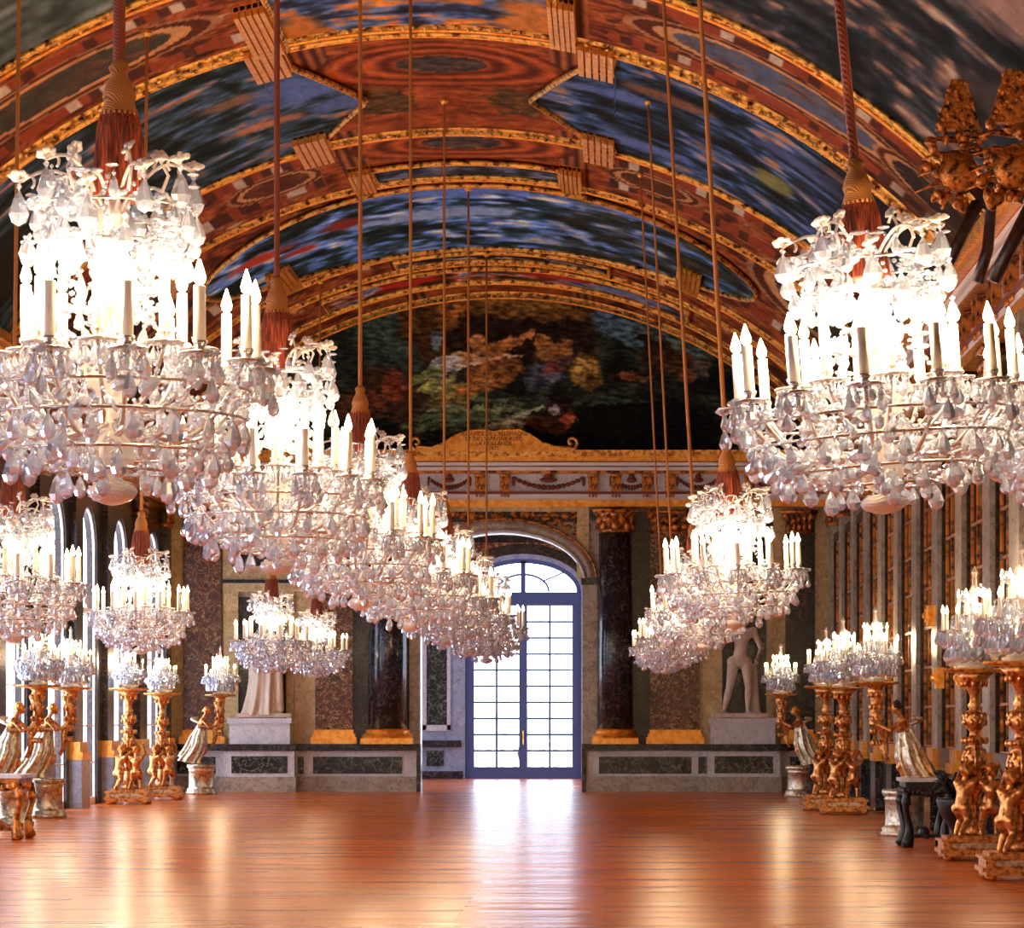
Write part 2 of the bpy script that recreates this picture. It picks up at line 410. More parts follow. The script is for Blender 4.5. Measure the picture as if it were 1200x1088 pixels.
def panel(name, label, xr, kr, colf, nu=120, nv=60, off=.04, frame=.05, outline=None, cat='painting'):
    """painted ceiling canvas: kr(X) -> (k0,k1) range; framed by a gilded moulding"""
    x0, x1 = xr
    def pos(u, v):
        X = x0+(x1-x0)*u; a, b = kr(X); k = a+(b-a)*v
        return vpt(X, k, off), (X, k)
    o = gridmesh(name, nu, nv, pos, colf, 'oil_paint'); tag(o, label, cat)
    pts = []
    n = 90
    for i in range(n+1): X = x0+(x1-x0)*i/n; pts.append(vpt(X, kr(X)[0], off+.03))
    for i in range(n+1): X = x1-(x1-x0)*i/n; pts.append(vpt(X, kr(X)[1], off+.03))
    q = []
    for p in pts:
        if not q or (p-q[-1]).length > .03: q.append(p)
    if (q[0]-q[-1]).length < .05: q.pop()
    mb = MB().tube(q, frame, 6, True)
    # beads of leaf carving along the frame
    acc = 0
    for i in range(len(q)):
        a, b = q[i], q[(i+1) % len(q)]; L = (b-a).length; t = 0
        while acc+(L-t) >= .2:
            t += .2-acc; acc = 0
            if t > L: break
            p = a+(b-a)*(t/L); mb.ell(p+Vector((0,0,-frame*.7)), (frame*.75,)*2+(frame*.6,), 5, 3)
            if mb.v and len(mb.v) > 60000: break
        acc += L-t
    mb.build('frame', 'leaf_moulding', o, True)
    MB().tube([p+Vector((0,0,-frame*.9)) for p in q], frame*.32, 5, True).build('frame_fillet', 'gold_smooth', o, True); return o
def sky_paint(stops, sx=.8, sk=.5, z=0, bl=(), warp=1.0, tilt=0.0):
    def f(X, k):
        kk = k+tilt*X
        n = fbm(X*sx+nz(X, kk*.3, z+5)*warp, kk*sk*1.5, z)+.6*fbm(X*sx*2.4, kk*sk*4.2, z+11)
        c = rampc(.5+n*1.15, stops); st = nz(X*1.6, kk*3.6, z+19)+.5*nz(X*4, kk*7, z+23); c = tuple(q*(1+.42*max(-.9,min(1.1,st))) for q in c)
        for (bx, bk, rx, rk, col) in bl:
            d = math.hypot((X-bx)/rx, (k-bk-.35*(X-bx)*0)/rk)+.5*fbm(X*2.2, k*1.1, bx)
            if d < 1: c = mixc(c, col, min(1, (1-d)*2.2))
        return c
    return f
# 0: nearest dark painting, one canvas each side of the small central one
dk = [(.05,(10,14,18)),(.35,(22,30,34)),(.55,(36,46,54)),(.7,(60,64,74)),(.85,(130,96,80)),(1,(170,150,130))]
panel('ceiling_painting', 'dark blue-grey cloudy ceiling painting at the top right corner', (2.9,7.9), lambda X:(88.6,140), sky_paint(dk,1.2,.28,1,[(6.6,112,.9,6,(150,120,110)),(5.2,104,.8,3,(120,78,64)),(7.3,100,.6,3,(60,50,50)),(4.2,97,.9,2,(40,34,34))]),140,120)
panel('ceiling_painting', 'pale grey-green cloudy ceiling painting at the top left corner', (-7.9,-2.9), lambda X:(88.6,140), sky_paint([(0,(36,46,40)),(.5,(66,82,76)),(.8,(106,118,114)),(1,(140,144,134))],.7,.25,4),120,90)
bl1 = [(.2,(40,44,60)),(.42,(74,104,156)),(.56,(112,136,180)),(.66,(196,116,50)),(.85,(226,146,62))]
panel('ceiling_painting', 'small blue and orange central ceiling painting cut by the top edge', (-2.15,1.9), lambda X:(79.2,96), sky_paint(bl1,1.0,.6,9,[(-1.9,80,.5,3,(200,120,50)),(1.5,81,.6,3,(206,130,60)),(0,79.2,3,.8,(190,116,50))]),120,80)
# 2: big blue paintings left and right with a stepped pointed inner end
def kr2(s):
    def f(X):
        a = abs(X)
        if a > 2.75: return (67.9, 79.6)
        if a > 2.25: return (68.6, 77.3) if a < 2.72 else (67.9,79.6)
        t = max(0,(a-1.35)/.9); return (72.0-3.4*t, 72.2+5.1*t)
    return f
b2 = [(.1,(16,22,26)),(.35,(30,46,54)),(.5,(40,60,82)),(.66,(62,92,142)),(.8,(94,120,168)),(1,(170,130,100))]
panel('ceiling_painting', 'large blue ceiling painting with pointed stepped end, right of the ropes', (1.35,7.9), kr2(1),
      sky_paint(b2,.8,.55,21,[(5.9,76,1.3,.8,(80,92,140)),(6.6,72.5,.6,.5,(170,60,44)),(5.3,72.3,.4,1,(130,130,80)),(3.6,76.2,.8,.8,(130,90,70)),(2.6,74.6,1.2,.6,(92,116,178)),(3.2,69.5,1.0,.7,(92,116,176)),(7.0,77,1.4,2.4,(26,30,34))], tilt=.3),170,80)
panel('ceiling_painting', 'large blue-green ceiling painting with pointed stepped end, above the left chandeliers', (-7.9,-1.35), kr2(-1),
      sky_paint([(.1,(16,24,22)),(.35,(34,48,46)),(.55,(52,74,84)),(.75,(80,112,150)),(1,(180,120,80))],.8,.55,31,[(-3.0,71.6,.8,.5,(190,126,92)),(-3.3,75,.6,.6,(130,100,80)),(-2.2,74.5,.9,2,(88,112,172)),(-1.8,72,.6,1,(84,108,160)),(-7,72,1.2,4,(30,36,34))], tilt=-.3),170,80)
# small panel in the middle
panel('ceiling_painting', 'narrow dark blue central ceiling panel in a gold frame', (-1.75,1.7), lambda X:(62.7,64.3), sky_paint([(.2,(40,40,44)),(.5,(64,76,96)),(.8,(120,124,140))],1.5,.8,41),60,14)
# 3: long oval
def kr3(X):
    t = math.sqrt(max(.0004, 1-(abs(X)/5.6)**2.6)); return (58.2-3.8*t, 58.2+3.5*t)
b3 = [(.05,(12,20,20)),(.3,(28,50,46)),(.46,(54,84,100)),(.56,(84,126,200)),(.72,(116,160,244)),(.86,(190,210,235)),(1,(206,196,150))]
def c3(X, k):
    f = sky_paint(b3,.7,.6,51,[(-4.4,58.6,.8,.5,(190,70,50)),(-3.7,57.8,.5,.35,(170,60,40)),(-.7,58.4,2.2,.7,(150,180,222)),(-.5,61,2,.9,(100,136,214)),(-2.7,59,.6,.6,(140,50,40))])
    c = f(X, k); t = max(0, min(1, (X-.6)/2)); d = fbm(X*1.3, k*1.1, 77)+.25
    return mixc(c, mixc((26,30,26),(96,88,60),max(0,fbm(X*2,k*2,5)+.3)), t*min(1,max(0,d*1.9)))
panel('ceiling_painting', 'long oval blue and white ceiling painting spanning the middle of the vault', (-5.58,5.58), kr3, c3, 220, 60)
# 4: narrow red, white and blue
b4 = [(.1,(40,32,28)),(.35,(110,60,36)),(.5,(190,80,50)),(.62,(206,186,160)),(.78,(110,134,176)),(.95,(70,96,140))]
panel('ceiling_painting', 'thin curved red, white and blue ceiling painting just before the lunette', (-3.9,4.4), lambda X:(50.6,52.1),
      sky_paint(b4,.9,1.2,61,[(-1.9,51.2,1.0,.4,(206,50,30)),(1.4,51.4,1.0,.3,(196,50,40)),(.5,51.9,2,.2,(150,170,206)),(3.2,51.2,1.2,.3,(110,134,190))]),160,24,.04,.06)
panel('ceiling_painting', 'thin dark curved ceiling panel between two gold mouldings', (-2.1,2.6), lambda X:(53.0,53.9), sky_paint([(.2,(24,20,18)),(.6,(50,40,34)),(.9,(170,150,140))],1.3,1.2,71),90,12,.04,.05)

# gilded transverse mouldings (bands right across the vault)
def band(k, w, t, nm='ceiling_moulding', label=None):
    mb = MB(); n = 110; vs = []; fs = []
    prof = [(-w, .0), (-w*.8, t), (-w*.3, t*.7), (0, t*1.3), (w*.3, t*.7), (w*.8, t), (w, 0)]
    for i in range(n+1):
        X = -8+16*i/n; b = vpt(X, k); nrm = Vector((X,0,math.sqrt(106.1-X*X))).normalized()
        for dy, h in prof: vs.append(b+Vector((0,dy,0))-nrm*h)
    q = len(prof)
    for i in range(n):
        for j in range(q-1): fs.append((i*q+j, i*q+j+1, (i+1)*q+j+1, (i+1)*q+j))
    mb.add(vs, fs)
    s = 0
    L = 2*10.3*math.asin(8/10.3); cnt = int(L/.16)
    for i in range(cnt):
        a = -math.asin(8/10.3)+2*math.asin(8/10.3)*(i+.5)/cnt; X = 10.3*sin(a)
        if (i % 2): mb.ell(vpt(X,k,t*1.1)+Vector((0,-w*.6,0)), (.055,.07,.04), 5, 3)
        else: mb.ell(vpt(X,k,t*1.1)+Vector((0,w*.2,0)), (.035,.08,.04), 5, 3)
    o = mb.build(nm, 'leaf_moulding', None, True); tag(o, None, None, kind='structure')
    MB().tube([vpt(-8+16*i/90,k,t*1.2)+Vector((0,w*1.1,0)) for i in range(91)], .032, 6).build('fillet','gold_smooth', o, True)
for k, w, t, lb in ((88.2,.13,.07,'nearest'),(79.85,.12,.06,'second nearest'),(67.7,.12,.06,'third'),(62.3,.1,.05,'x'),(53.3+1.0,.1,.05,'x'),(52.55,.1,.05,'x'),(50.3,.1,.05,'x'),(48.9,.2,.08,'x')):
    band(k, w, t, 'ceiling_band', None)
# gilded stepped corner blocks on the frames
def corner_block(X0, X1, k0, k1, h=.16):
    mb = MB(); n = 5
    for i in range(n):
        a = X0+(X1-X0)*(i+.1)/n; b = X0+(X1-X0)*(i+.85)/n
        p = [vpt(a,k0,.02),vpt(b,k0,.02),vpt(b,k1,.02),vpt(a,k1,.02)]; q = [x-Vector((0,0,h)) for x in p]
        mb.add(p+q, [(0,1,2,3),(4,7,6,5),(0,4,5,1),(1,5,6,2),(2,6,7,3),(3,7,4,0)])
    p = [vpt(X0,k0,.0),vpt(X1,k0,.0),vpt(X1,k1,.0),vpt(X0,k1,.0)]; q = [x-Vector((0,0,h*.5)) for x in p]
    mb.add(p+q, [(0,1,2,3),(4,7,6,5),(0,4,5,1),(1,5,6,2),(2,6,7,3),(3,7,4,0)])
    return mb
for (a,b,c,d,lb) in ((2.15,2.7,76.9,80.0,'gold stepped frame corner at upper right of the red centre'),(2.15,2.7,66.6,69.4,'gold stepped frame corner at lower right of the red centre'),
        (-2.75,-2.2,76.9,80.0,'gold stepped frame corner at upper left of the red centre'),(-2.75,-2.2,66.6,69.4,'gold stepped frame corner at lower left of the red centre'),
        (1.75,2.15,79.5,84.5,'gold console at the right end of the top central painting'),(-2.6,-2.15,79.5,84.5,'gold console at the left end of the top central painting'),
        (1.7,2.1,62.4,64.6,'gold console right of the narrow central panel'),(-2.15,-1.75,62.4,64.6,'gold console left of the narrow central panel'),
        (4.0,4.5,54.6,57.0,'gold console below the oval painting at right'),(-4.5,-4.0,54.6,57.0,'gold console below the oval painting at left')):
    o = corner_block(a,b,c,d).build('frame_console', 'gold_smooth'); tag(o, lb, 'ornament', 'gilded frame consoles on the vault')

# ---- entablature profile swept along far wall and side walls
prof_parts = [ # (z0,z1,depth,material)  heights relative to floor
 (8.03,8.19,.62,'gold'),(7.93,8.03,.55,'gold_smooth'),(7.83,7.91,.42,'white_stone'),(7.72,7.80,.36,'white_stone'),(7.65,7.72,.34,'gold_dark'),
 (7.22,7.65,.16,'marble_white'),(7.16,7.22,.26,'garland_brown'),(7.02,7.16,.2,'white_stone'),(6.86,7.02,.24,'gold_smooth')]
ent = {}
def entab(nm, kind):
    root = tag(link(nm, None), kind='structure')
    for i, (z0, z1, d, mt) in enumerate(prof_parts):
        mb = MB()
        if kind == 'far': mb.box(-8.2, 8.2, YF-d, YF+.05, z0, z1)
        elif kind == 'left': mb.box(-8.2, -8+d, YN, YF-d, z0, z1)
        else: mb.box(8-d, 8.2, YN, YF-d, z0, z1)
        mb.build(('cornice_moulding','frieze','architrave')[0 if i < 5 else (1 if i == 5 else 2)], mt, root)
    return root
ef = entab('trim_1', 'far'); el = entab('trim_2', 'left'); er = entab('trim_3', 'right')
def triglyph():
    mb = MB(); mb.box(-.12,.12,-.08,0,-.2,.2)
    for i in (-1,0,1): mb.box(-.025+i*.075,.025+i*.075,-.12,-.08,-.16,.14)
    mb.box(-.14,.14,-.12,0,.16,.21)
    for i in (-1,0,1): mb.ell((i*.08,-.08,-.3),(.03,.03,.05),6,4)
    return mb.data('triglyph','gold_dark')
tri = triglyph()
def garland():
    mb = MB()
    for s in range(15):
        t = s/14; x = -.82+1.64*t; z = .1-.22*(1-(2*t-1)**2)
        mb.ell((x,-.03,z),(.07,.05,.05+.02*(1-abs(2*t-1))),6,4)
    for sx in (-1,1): mb.ell((sx*.84,-.03,.02),(.05,.04,.12),6,4)
    mb.ell((0,-.05,.06),(.22,.06,.07),10,5); mb.lathe([(.1,0),(.14,.05),(.08,.1),(.12,.14)],8,(0,-.05,.1))
    return mb.data('garland','garland_brown', True)
gar = garland()
xs = []
for base in (563,695,760): xs += [base, base+28]
xs = [563,592,695,722,758,785,850,878,930,955,430,458,395,367,330,302,262,234]
for x in xs: link('triglyph', tri, ef, (FX(x), YF-.16, 7.42))
for x in (643,527,740-0,818,904,413,348): 
    link('garland', gar, ef, (FX(x), YF-.16, 7.44), None, (1 if x in (643,) else .6,1,1))
for i in range(40):
    Y = YF-1.2-i*1.75
    link('triglyph', tri, er, (8-.16, Y, 7.42), (0,0,-PI/2)); link('triglyph', tri, er, (8-.16, Y-.5, 7.42), (0,0,-PI/2))
    link('triglyph', tri, el, (-8+.16, Y, 7.42), (0,0,PI/2)); link('triglyph', tri, el, (-8+.16, Y-.5, 7.42), (0,0,PI/2))

# gold cartouche scroll with inscription
def cartouche():
    root = thing('inscription_scroll', 'gilded scroll-shaped cartouche with a Latin-letter inscription below the lunette painting', 'cartouche', (FX(580), YF-.55, FZ(532)))
    top = [(-1.86,.12),(-1.5,.10),(-1.2,.2),(-.95,.38),(-.6,.5),(-.2,.52),(.0,.47),(.2,.52),(.6,.53),(.85,.42),(1.15,.22),(1.45,.12),(1.86,.1)]
    bot = [(1.86,.02),(-1.86,.02)]
    mb = MB(); n = len(top)
    vs = []
    for y in (-.08,.0):
        for (x,z) in top: vs += [(x,y,.0),(x,y,z)]
    fs = []
    for i in range(n-1):
        a = i*2; b = a+2; o2 = 2*n
        fs += [(a,b,b+1,a+1),(a+o2,a+1+o2,b+1+o2,b+o2),(a+1,b+1,b+1+o2,a+1+o2),(a,a+o2,b+o2,b)]
    mb.add(vs, fs); mb.build('scroll_body', 'gold_smooth', root)
    for s in (-1,1):
        q = MB(); q.tube([(s*(1.86+.16*sin(t*.5)*(1-t/16)), -.06, .22-.17*cos(t*.5)*(1-t/16)) for t in range(0,15)], .04, 8)
        q.build('scroll_curl','gold', root, True)
    q = MB(); q.tube([(x,-.08,z) for x,z in top], .025, 6); q.build('rim','gold', root, True)
    for i, (tx, zz, sz) in enumerate((("ALLIANCE DE L'ALLEMAGNE",.38,.13),("ET DE L'ESPAGNE AVEC",.26,.13),("LA HOLLANDE",.15,.13),("1672",.04,.12))):
        cu = bpy.data.curves.new('inscription','FONT'); cu.body = tx; cu.size = sz; cu.align_x = 'CENTER'; cu.extrude = .004
        t = bpy.data.objects.new('inscription', cu); COL.objects.link(t)
        dg = bpy.context.evaluated_depsgraph_get(); me = bpy.data.meshes.new_from_object(t.evaluated_get(dg)); bpy.data.objects.remove(t)
        me.materials.clear(); me.materials.append(M['ink']); link('inscription', me, root, (0,-.088,zz), (PI/2,0,0))
cartouche()

# ---- far wall dressing (all measured on the far wall)
def fbox(mb, x0, x1, yt, yb, d0, d1=0.0):   # pixels on the far wall, depth range in front of it
    return mb.box(FX(x0), FX(x1), YF-d0, YF-d1, FZ(yb), FZ(yt))
wall_n = [0]
def fstruct(nm, mat, *boxes):
    mb = MB()
    for b in boxes: fbox(mb, *b)
    return struct(nm, mb, mat)
# plinth, dado
for side, (a, b) in enumerate(((184,493),(683,992))):
    root = tag(link('wall_far_dado', None), kind='structure')
    mb = MB(); fbox(mb, a, b, 910, 928, .30, 0); mb.build('plinth', 'marble_grey', root)
    mb = MB(); fbox(mb, a, b, 880, 910, .22, 0); mb.build('dado', 'marble_white', root)
    mb = MB(); fbox(mb, a, b, 872, 880, .36, 0); mb.build('dado_cap', 'marble_black', root)
    pans = ((200,254),(282,334),(350,357),(368,472)) if side == 0 else ((702,810),(818,832),(845,900),(925,972))
    for p in pans:
        mb = MB(); fbox(mb, p[0], p[1], 887, 907, .24, .2); mb.build('dado_panel', 'marble_green', root)
# marble strips and niches
for (x0,x1) in ((196,215),(240+22,272),(345,372),(820,838),(906,920),(955,977)): fstruct('wall_far_strip', 'marble_cream', (x0, x1, 596, 872, .06, 0))
def pilaster(px0, px1, label, mat='marble_red'):
    r = thing('marble_pilaster', label, 'pilaster', ((FX(px0)+FX(px1))/2, YF, FZ(872)), group='flat pilasters of the end wall')
    w = (px1-px0)/KF/2; H = FZ(598)-FZ(872); 
    MB().box(-w,w,-.16,0,.3,H-.55).build('shaft', mat, r)
    mb = MB(); mb.box(-w-.1,w+.1,-.3,0,0,.16); mb.box(-w-.06,w+.06,-.25,0,.16,.24); mb.box(-w-.02,w+.02,-.2,0,.24,.34); mb.build('base','gold_smooth', r)
    mb = MB(); mb.box(-w-.02,w+.02,-.2,0,H-.58,H-.5); mb.box(-w-.12,w+.12,-.28,0,H-.1,H)
    for i in range(5):
        for j in range(2): mb.ell((-w+2*w*(i+.5)/5,-.2,H-.42+j*.18),(w/5,.08,.12),8,5)
    for s in (-1,1): mb.ell((s*w,-.22,H-.16),(.1,.08,.1),8,5)
    mb.build('capital','gold_dark', r, True)
pilaster(370,414,'red-brown marble pilaster left of the statue-side column on the end wall')
pilaster(762,820,'red-brown marble pilaster between round column and right niche')
pilaster(216,260,'red-brown marble pilaster left of the draped statue niche')
pilaster(920,952,'dark marble pilaster in the right corner of the end wall','marble_dark')
def column(pc, w, label):
    r = thing('marble_column', label, 'column', (FX(pc), YF-.42, FZ(872)), group='round columns flanking the end arch')
    H = FZ(598)-FZ(872); R = w/KF/2
    MB().lathe([(R,.34),(R*.99,H*.4),(R*.88,H-.55)], 32).build('shaft','marble_black', r, True)
    mb = MB(); mb.box(-R-.14,R+.14,-R-.14,R+.14,0,.14); mb.lathe([(R+.12,.14),(R+.15,.2),(R+.08,.25),(R+.04,.29),(R+.07,.33),(R,.36)], 32); mb.build('base','gold_smooth', r)
    mb = MB(); mb.lathe([(R*.9,H-.58),(R*.98,H-.52),(R*.9,H-.48),(R*1.0,H-.2),(R*1.25,H-.1)], 32, ripple=.05, lobes=8)
    mb.box(-R*1.3,R*1.3,-R*1.3,R*1.3,H-.1,H)
    for i in range(8):
        a = i*PI/4
        for j in range(2): mb.ell((R*.95*cos(a+j*.4), R*.95*sin(a+j*.4), H-.42+.17*j),(.1,.1,.13),8,5)
    mb.build('capital','gold_dark', r, True)
column(456,46,'dark polished round marble column left of the end arch')
column(721,40,'dark polished round marble column right of the end arch')
fstruct('wall_far_gap','marble_dark',(414,432,600,872,.02,-.01),(742,762,600,872,.02,-.01),(432,480,600,872,.02,-.01),(702,742,600,872,.02,-.01),(952,956,600,872,.03,0))
fstruct('wall_far_frame','marble_cream',(262,354,600,612,.1,0),(262,354,664,682,.1,0),(262,272,612,664,.1,0),(344,354,612,664,.1,0),(262,354,682,694,.14,0),
        (830,916,600,612,.1,0),(830,916,664,682,.1,0),(830,838,612,664,.1,0),(906,916,612,664,.1,0),(830,916,682,694,.14,0))
fstruct('wall_far_relief','marble_dark',(272,344,612,664,.03,0),(838,906,612,664,.03,0))
fstruct('wall_far_ledge','marble_black',(262,354,680,684,.2,0),(830,916,680,684,.2,0))
# niche recess look: dark marble slabs behind the statues inside a moulded frame
fstruct('wall_far_niche','marble_dark',(280,336,700,842,.015,-.01),(846,898,700,842,.015,-.01))
fstruct('wall_far_niche_frame','marble_cream',(272,280,694,872,.14,0),(336,345,694,872,.14,0),(838,846,694,872,.14,0),(898,906,694,872,.14,0))
# arch mouldings
def arch_mould(rx, rz, zs, w, d0, d1, mat, nm, yb=YF):
    mb = MB(); n = 40; vs = []; fs = []
    for i in range(n+1):
        t = PI*i/n
        for (e, y) in ((0,d0),(w,d0),(w,d1),(0,d1)):
            vs.append((ACX-(rx+e)*cos(t), yb-y, zs+(rz+e)*sin(t)))
    for i in range(n):
        for j in range(4): fs.append((i*4+j, i*4+(j+1)%4, i*4+4+(j+1)%4, i*4+4+j))
    mb.add(vs, fs); return struct(nm, mb, mat, True)
arch_mould(ARX, ARZ, ASP, .07, .16, -.1, 'marble_white', 'trim_4')
arch_mould(ARX+.07, ARZ+.07, ASP, .24, .12, 0, 'marble_grey', 'trim_5')
arch_mould(ARX+.31, ARZ+.31, ASP, .05, .17, 0, 'gold_dark', 'trim_6')
fstruct('trim_7','marble_grey',(683,700,686,928,.12,0),(480,493,686,928,.12,0))
fstruct('trim_8','marble_black',(681,702,678,686,.2,0),(478,495,678,686,.2,0))
fstruct('trim_9','marble_dark',(489,494,872,928,.34,0),(682,687,872,928,.34,0))
fstruct('trim_10','marble_cream',(676,690,594,678,.09,0),(486,498,594,678,.09,0),(498,676,594,600,.09,0))
fstruct('trim_11','marble_green',(692,704,598,610,.05,0))
for side, (pa, pb, lb) in enumerate(((500,566,'gilded leaf relief in the left spandrel of the end arch'),(600,676,'gilded leaf relief in the right spandrel of the end arch'))):
    mb = MB()
    for i in range(110):
        px = random.uniform(pa,pb); py = random.uniform(600,645); X = FX(px); Z = FZ(py)
        if ((X-ACX)/(ARX+.42))**2+((Z-ASP)/(ARZ+.4))**2 < 1 or Z < ASP: continue
        mb.ell((X,YF-.02,Z),(random.uniform(.06,.13),.05,random.uniform(.03,.07)),6,4, Euler((0,random.uniform(0,3),0)))
    mb.tube([(FX(pa+(pb-pa)*q/10), YF-.02, FZ(604)) for q in range(11)], .03, 6)
    tag(mb.build('spandrel_relief','gold_dark',None,True), lb, 'relief', 'leaf reliefs above the end arch')
mb = MB(); mb.ell((FX(583),YF-.06,FZ(608)),(.13,.08,.14),12,8); mb.ell((FX(583),YF-.14,FZ(609)),(.025,.03,.04),6,4)
for q in range(10): mb.ell((FX(583)+.15*cos(q*PI/5),YF-.05,FZ(608)+.16*sin(q*PI/5)),(.04,.04,.04),6,4)
tag(mb.build('relief_mask','gold_dark',None,True),'small gilded face mask centred above the end arch','relief')
fstruct('wall_far_spandrel','marble_dark',(498,676,600,612,.01,-.005))

# ================================================================== inner room behind the arch (salon with the tall window)
YW = 90.0; KW = FPX/YW
def GX(px): return wx(px, KW)
def GZ(py): return wz(py, KW)
WX0, WX1 = GX(545), GX(681); WCX = (WX0+WX1)/2; WRX = (WX1-WX0)/2; WSP = GZ(694); WRZ = GZ(655)-WSP
m = arch_wall(-6.5, 6.5, 0, 9, WCX, WRX, WRZ, WSP, YW, YW+.5); struct('wall_inner_end', m, 'marble_blue')
m = arch_wall(-6.2, 6.2, WSP-.02, 8.55, WCX, WRX+.14, WRZ+.14, WSP, YW-.06, YW-.005); struct('wall_inner_upper', m, 'marble_dark')
m = arch_wall(-3, 3, WSP-.02, 6.9, WCX, WRX+.42, WRZ+.42, WSP, YW-.3, YW-.28); struct('trim_20', m, 'marble_red')
m = MB(); m.box(-6.6,6.6,YF+.6,YW+.5,8.6,9); struct('ceiling_inner', m, 'marble_red')
for s in (-1,1):
    m = MB(); x0, x1 = (6.3, 6.6) if s > 0 else (-6.6,-6.3)
    for (a,b) in ((YF+.6,76.5),(79.5,82),(85,87.5)): m.box(x0,x1,a,b,0,6.5)  # gaps between piers are unseen openings added to let bluish daylight in
    m.box(x0,x1,YF+.6,YW,6.5,8.6); m.box(x0,x1,87.5,YW,0,6.5); struct('wall_inner_right' if s > 0 else 'wall_inner_left', m, 'marble_blue')
m = MB(); m.box(GX(500),GX(524),YW-.06,YW,GZ(850),GZ(640)); struct('trim_12', m, 'marble_green')
m = MB()
for (a,b,c,d) in ((494,500,640,856),(524,528,640,856),(494,528,850,857)): m.box(GX(a),GX(b),YW-.12,YW,GZ(d),GZ(c))
struct('trim_13', m, 'marble_white')
m = MB(); m.box(GX(470),GX(541),YW-.2,YW,GZ(876),GZ(868)); m.box(GX(470),GX(543),YW-.2,YW,GZ(917),GZ(904)); struct('trim_14', m, 'marble_black')
m = MB(); m.box(GX(500),GX(520),YW-.08,YW,GZ(898),GZ(880)); struct('trim_15', m, 'marble_green')
m = MB(); m.box(GX(690),GX(740),YW-.2,YW,GZ(917),GZ(868)); struct('trim_16', m, 'marble_black')

def window_tall():
    r = tag(link('window_1', None), kind='structure')
    y0, y1 = YW+.1, YW+.2
    fr = MB(); fr.box(WX0,WX0+.14,y0,y1,0,WSP); fr.box(WX1-.14,WX1,y0,y1,0,WSP)
    n = 24; vs = []; fs = []
    for i in range(n+1):
        t = PI*i/n
        for (e,y) in ((0,y0),(-.13,y0),(-.13,y1),(0,y1)): vs.append((WCX-(WRX+e)*cos(t), y, WSP+(WRZ+e)*sin(t)))
    for i in range(n):
        for j in range(4): fs.append((i*4+j, i*4+(j+1)%4, i*4+4+(j+1)%4, i*4+4+j))
    fr.add(vs, fs); fr.box(WX0,WX1,y0-.05,y1,GZ(706),GZ(694)); fr.box(WX0,WX1,y0-.05,y1+.05,0,.12)
    fr.box(WCX-.07,WCX+.07,y0,y1,GZ(706),WSP+WRZ-.05)
    fr.tube([(WCX-.75*cos(PI*i/16),y0+.05,WSP+.5*sin(PI*i/16)+.02) for i in range(17)], .035, 6)
    for a in (40,140):
        c = math.radians(a); fr.tube([(WCX+.75*cos(c),y0+.05,WSP+.5*sin(c)),(WCX+WRX*cos(c),y0+.05,WSP+WRZ*sin(c))], .025, 6)
    fr.build('window_frame','window_frame', r)
    zt = GZ(706)
    for (a,b) in ((WX0+.14,WCX),(WCX,WX1-.14)):
        lf = MB(); lf.box(a,a+.12,y0-.02,y1-.02,.12,zt); lf.box(b-.12,b,y0-.02,y1-.02,.12,zt); lf.box(a+.12,b-.12,y0-.01,y1-.03,.12,.34); lf.box(a+.12,b-.12,y0-.01,y1-.03,zt-.1,zt)
        mid = (a+b)/2; lf.box(mid-.03,mid+.03,y0+.01,y1-.05,.34,zt-.1)
        nr = 10
        for i in range(1,nr): z = .34+(zt-.44)*i/nr; lf.box(a+.12,b-.12,y0,y1-.04,z-.028,z+.028)
        c = lf.build('casement','window_frame', r)
        MB().box(a+.12,b-.12,y0+.03,y0+.04,.34,zt-.1).build('pane','window_glass', c)
    MB().tube([(WCX,y0-.05,1.0),(WCX,y0-.06,1.4)],.02,8).build('handle','gold_smooth', r)
window_tall()
# terrace outside with balustrade
m = MB(); m.box(-30,30,YW+.5,120,-.4,-.1); struct('ground_terrace', m, 'terrace')
m = MB(); m.box(-150,150,120,380,-1.5,-1.2); struct('ground_garden', m, 'lawn')
r = thing('stone_balustrade','pale stone balustrade outside the end window','balustrade',(0,97,-.1))
MB().box(-6,6,-.2,.2,.0,.2).build('plinth','white_stone', r); MB().box(-6,6,-.22,.22,.95,1.12).build('rail','white_stone', r)
bal = MB().lathe([(.1,.2),(.1,.26),(.05,.3),(.13,.48),(.05,.75),(.08,.85),(.1,.95)],10).data('baluster','white_stone',True)
for i in range(-8,9): link('baluster', bal, r, (i*.42,0,0))
rnd = random.Random(3)
for i in range(5):
    x = -8+i*4.2; t = thing('garden_tree', ('clipped tree beyond the terrace, %s behind the end window' % ('far left','left','centre','right','far right')[i]), 'tree', (x,200+i*7,-1.2), group='trees of the garden outside')
    MB().lathe([(.3,0),(.2,2)],8).build('trunk','wood_dark', t)
    c = MB()
    for j in range(14): c.ell((rnd.uniform(-1.6,1.6),rnd.uniform(-1,1),rnd.uniform(1.8,3.2)),(1.1,1.1,.8),8,6)
    c.build('crown','lawn', t, True)

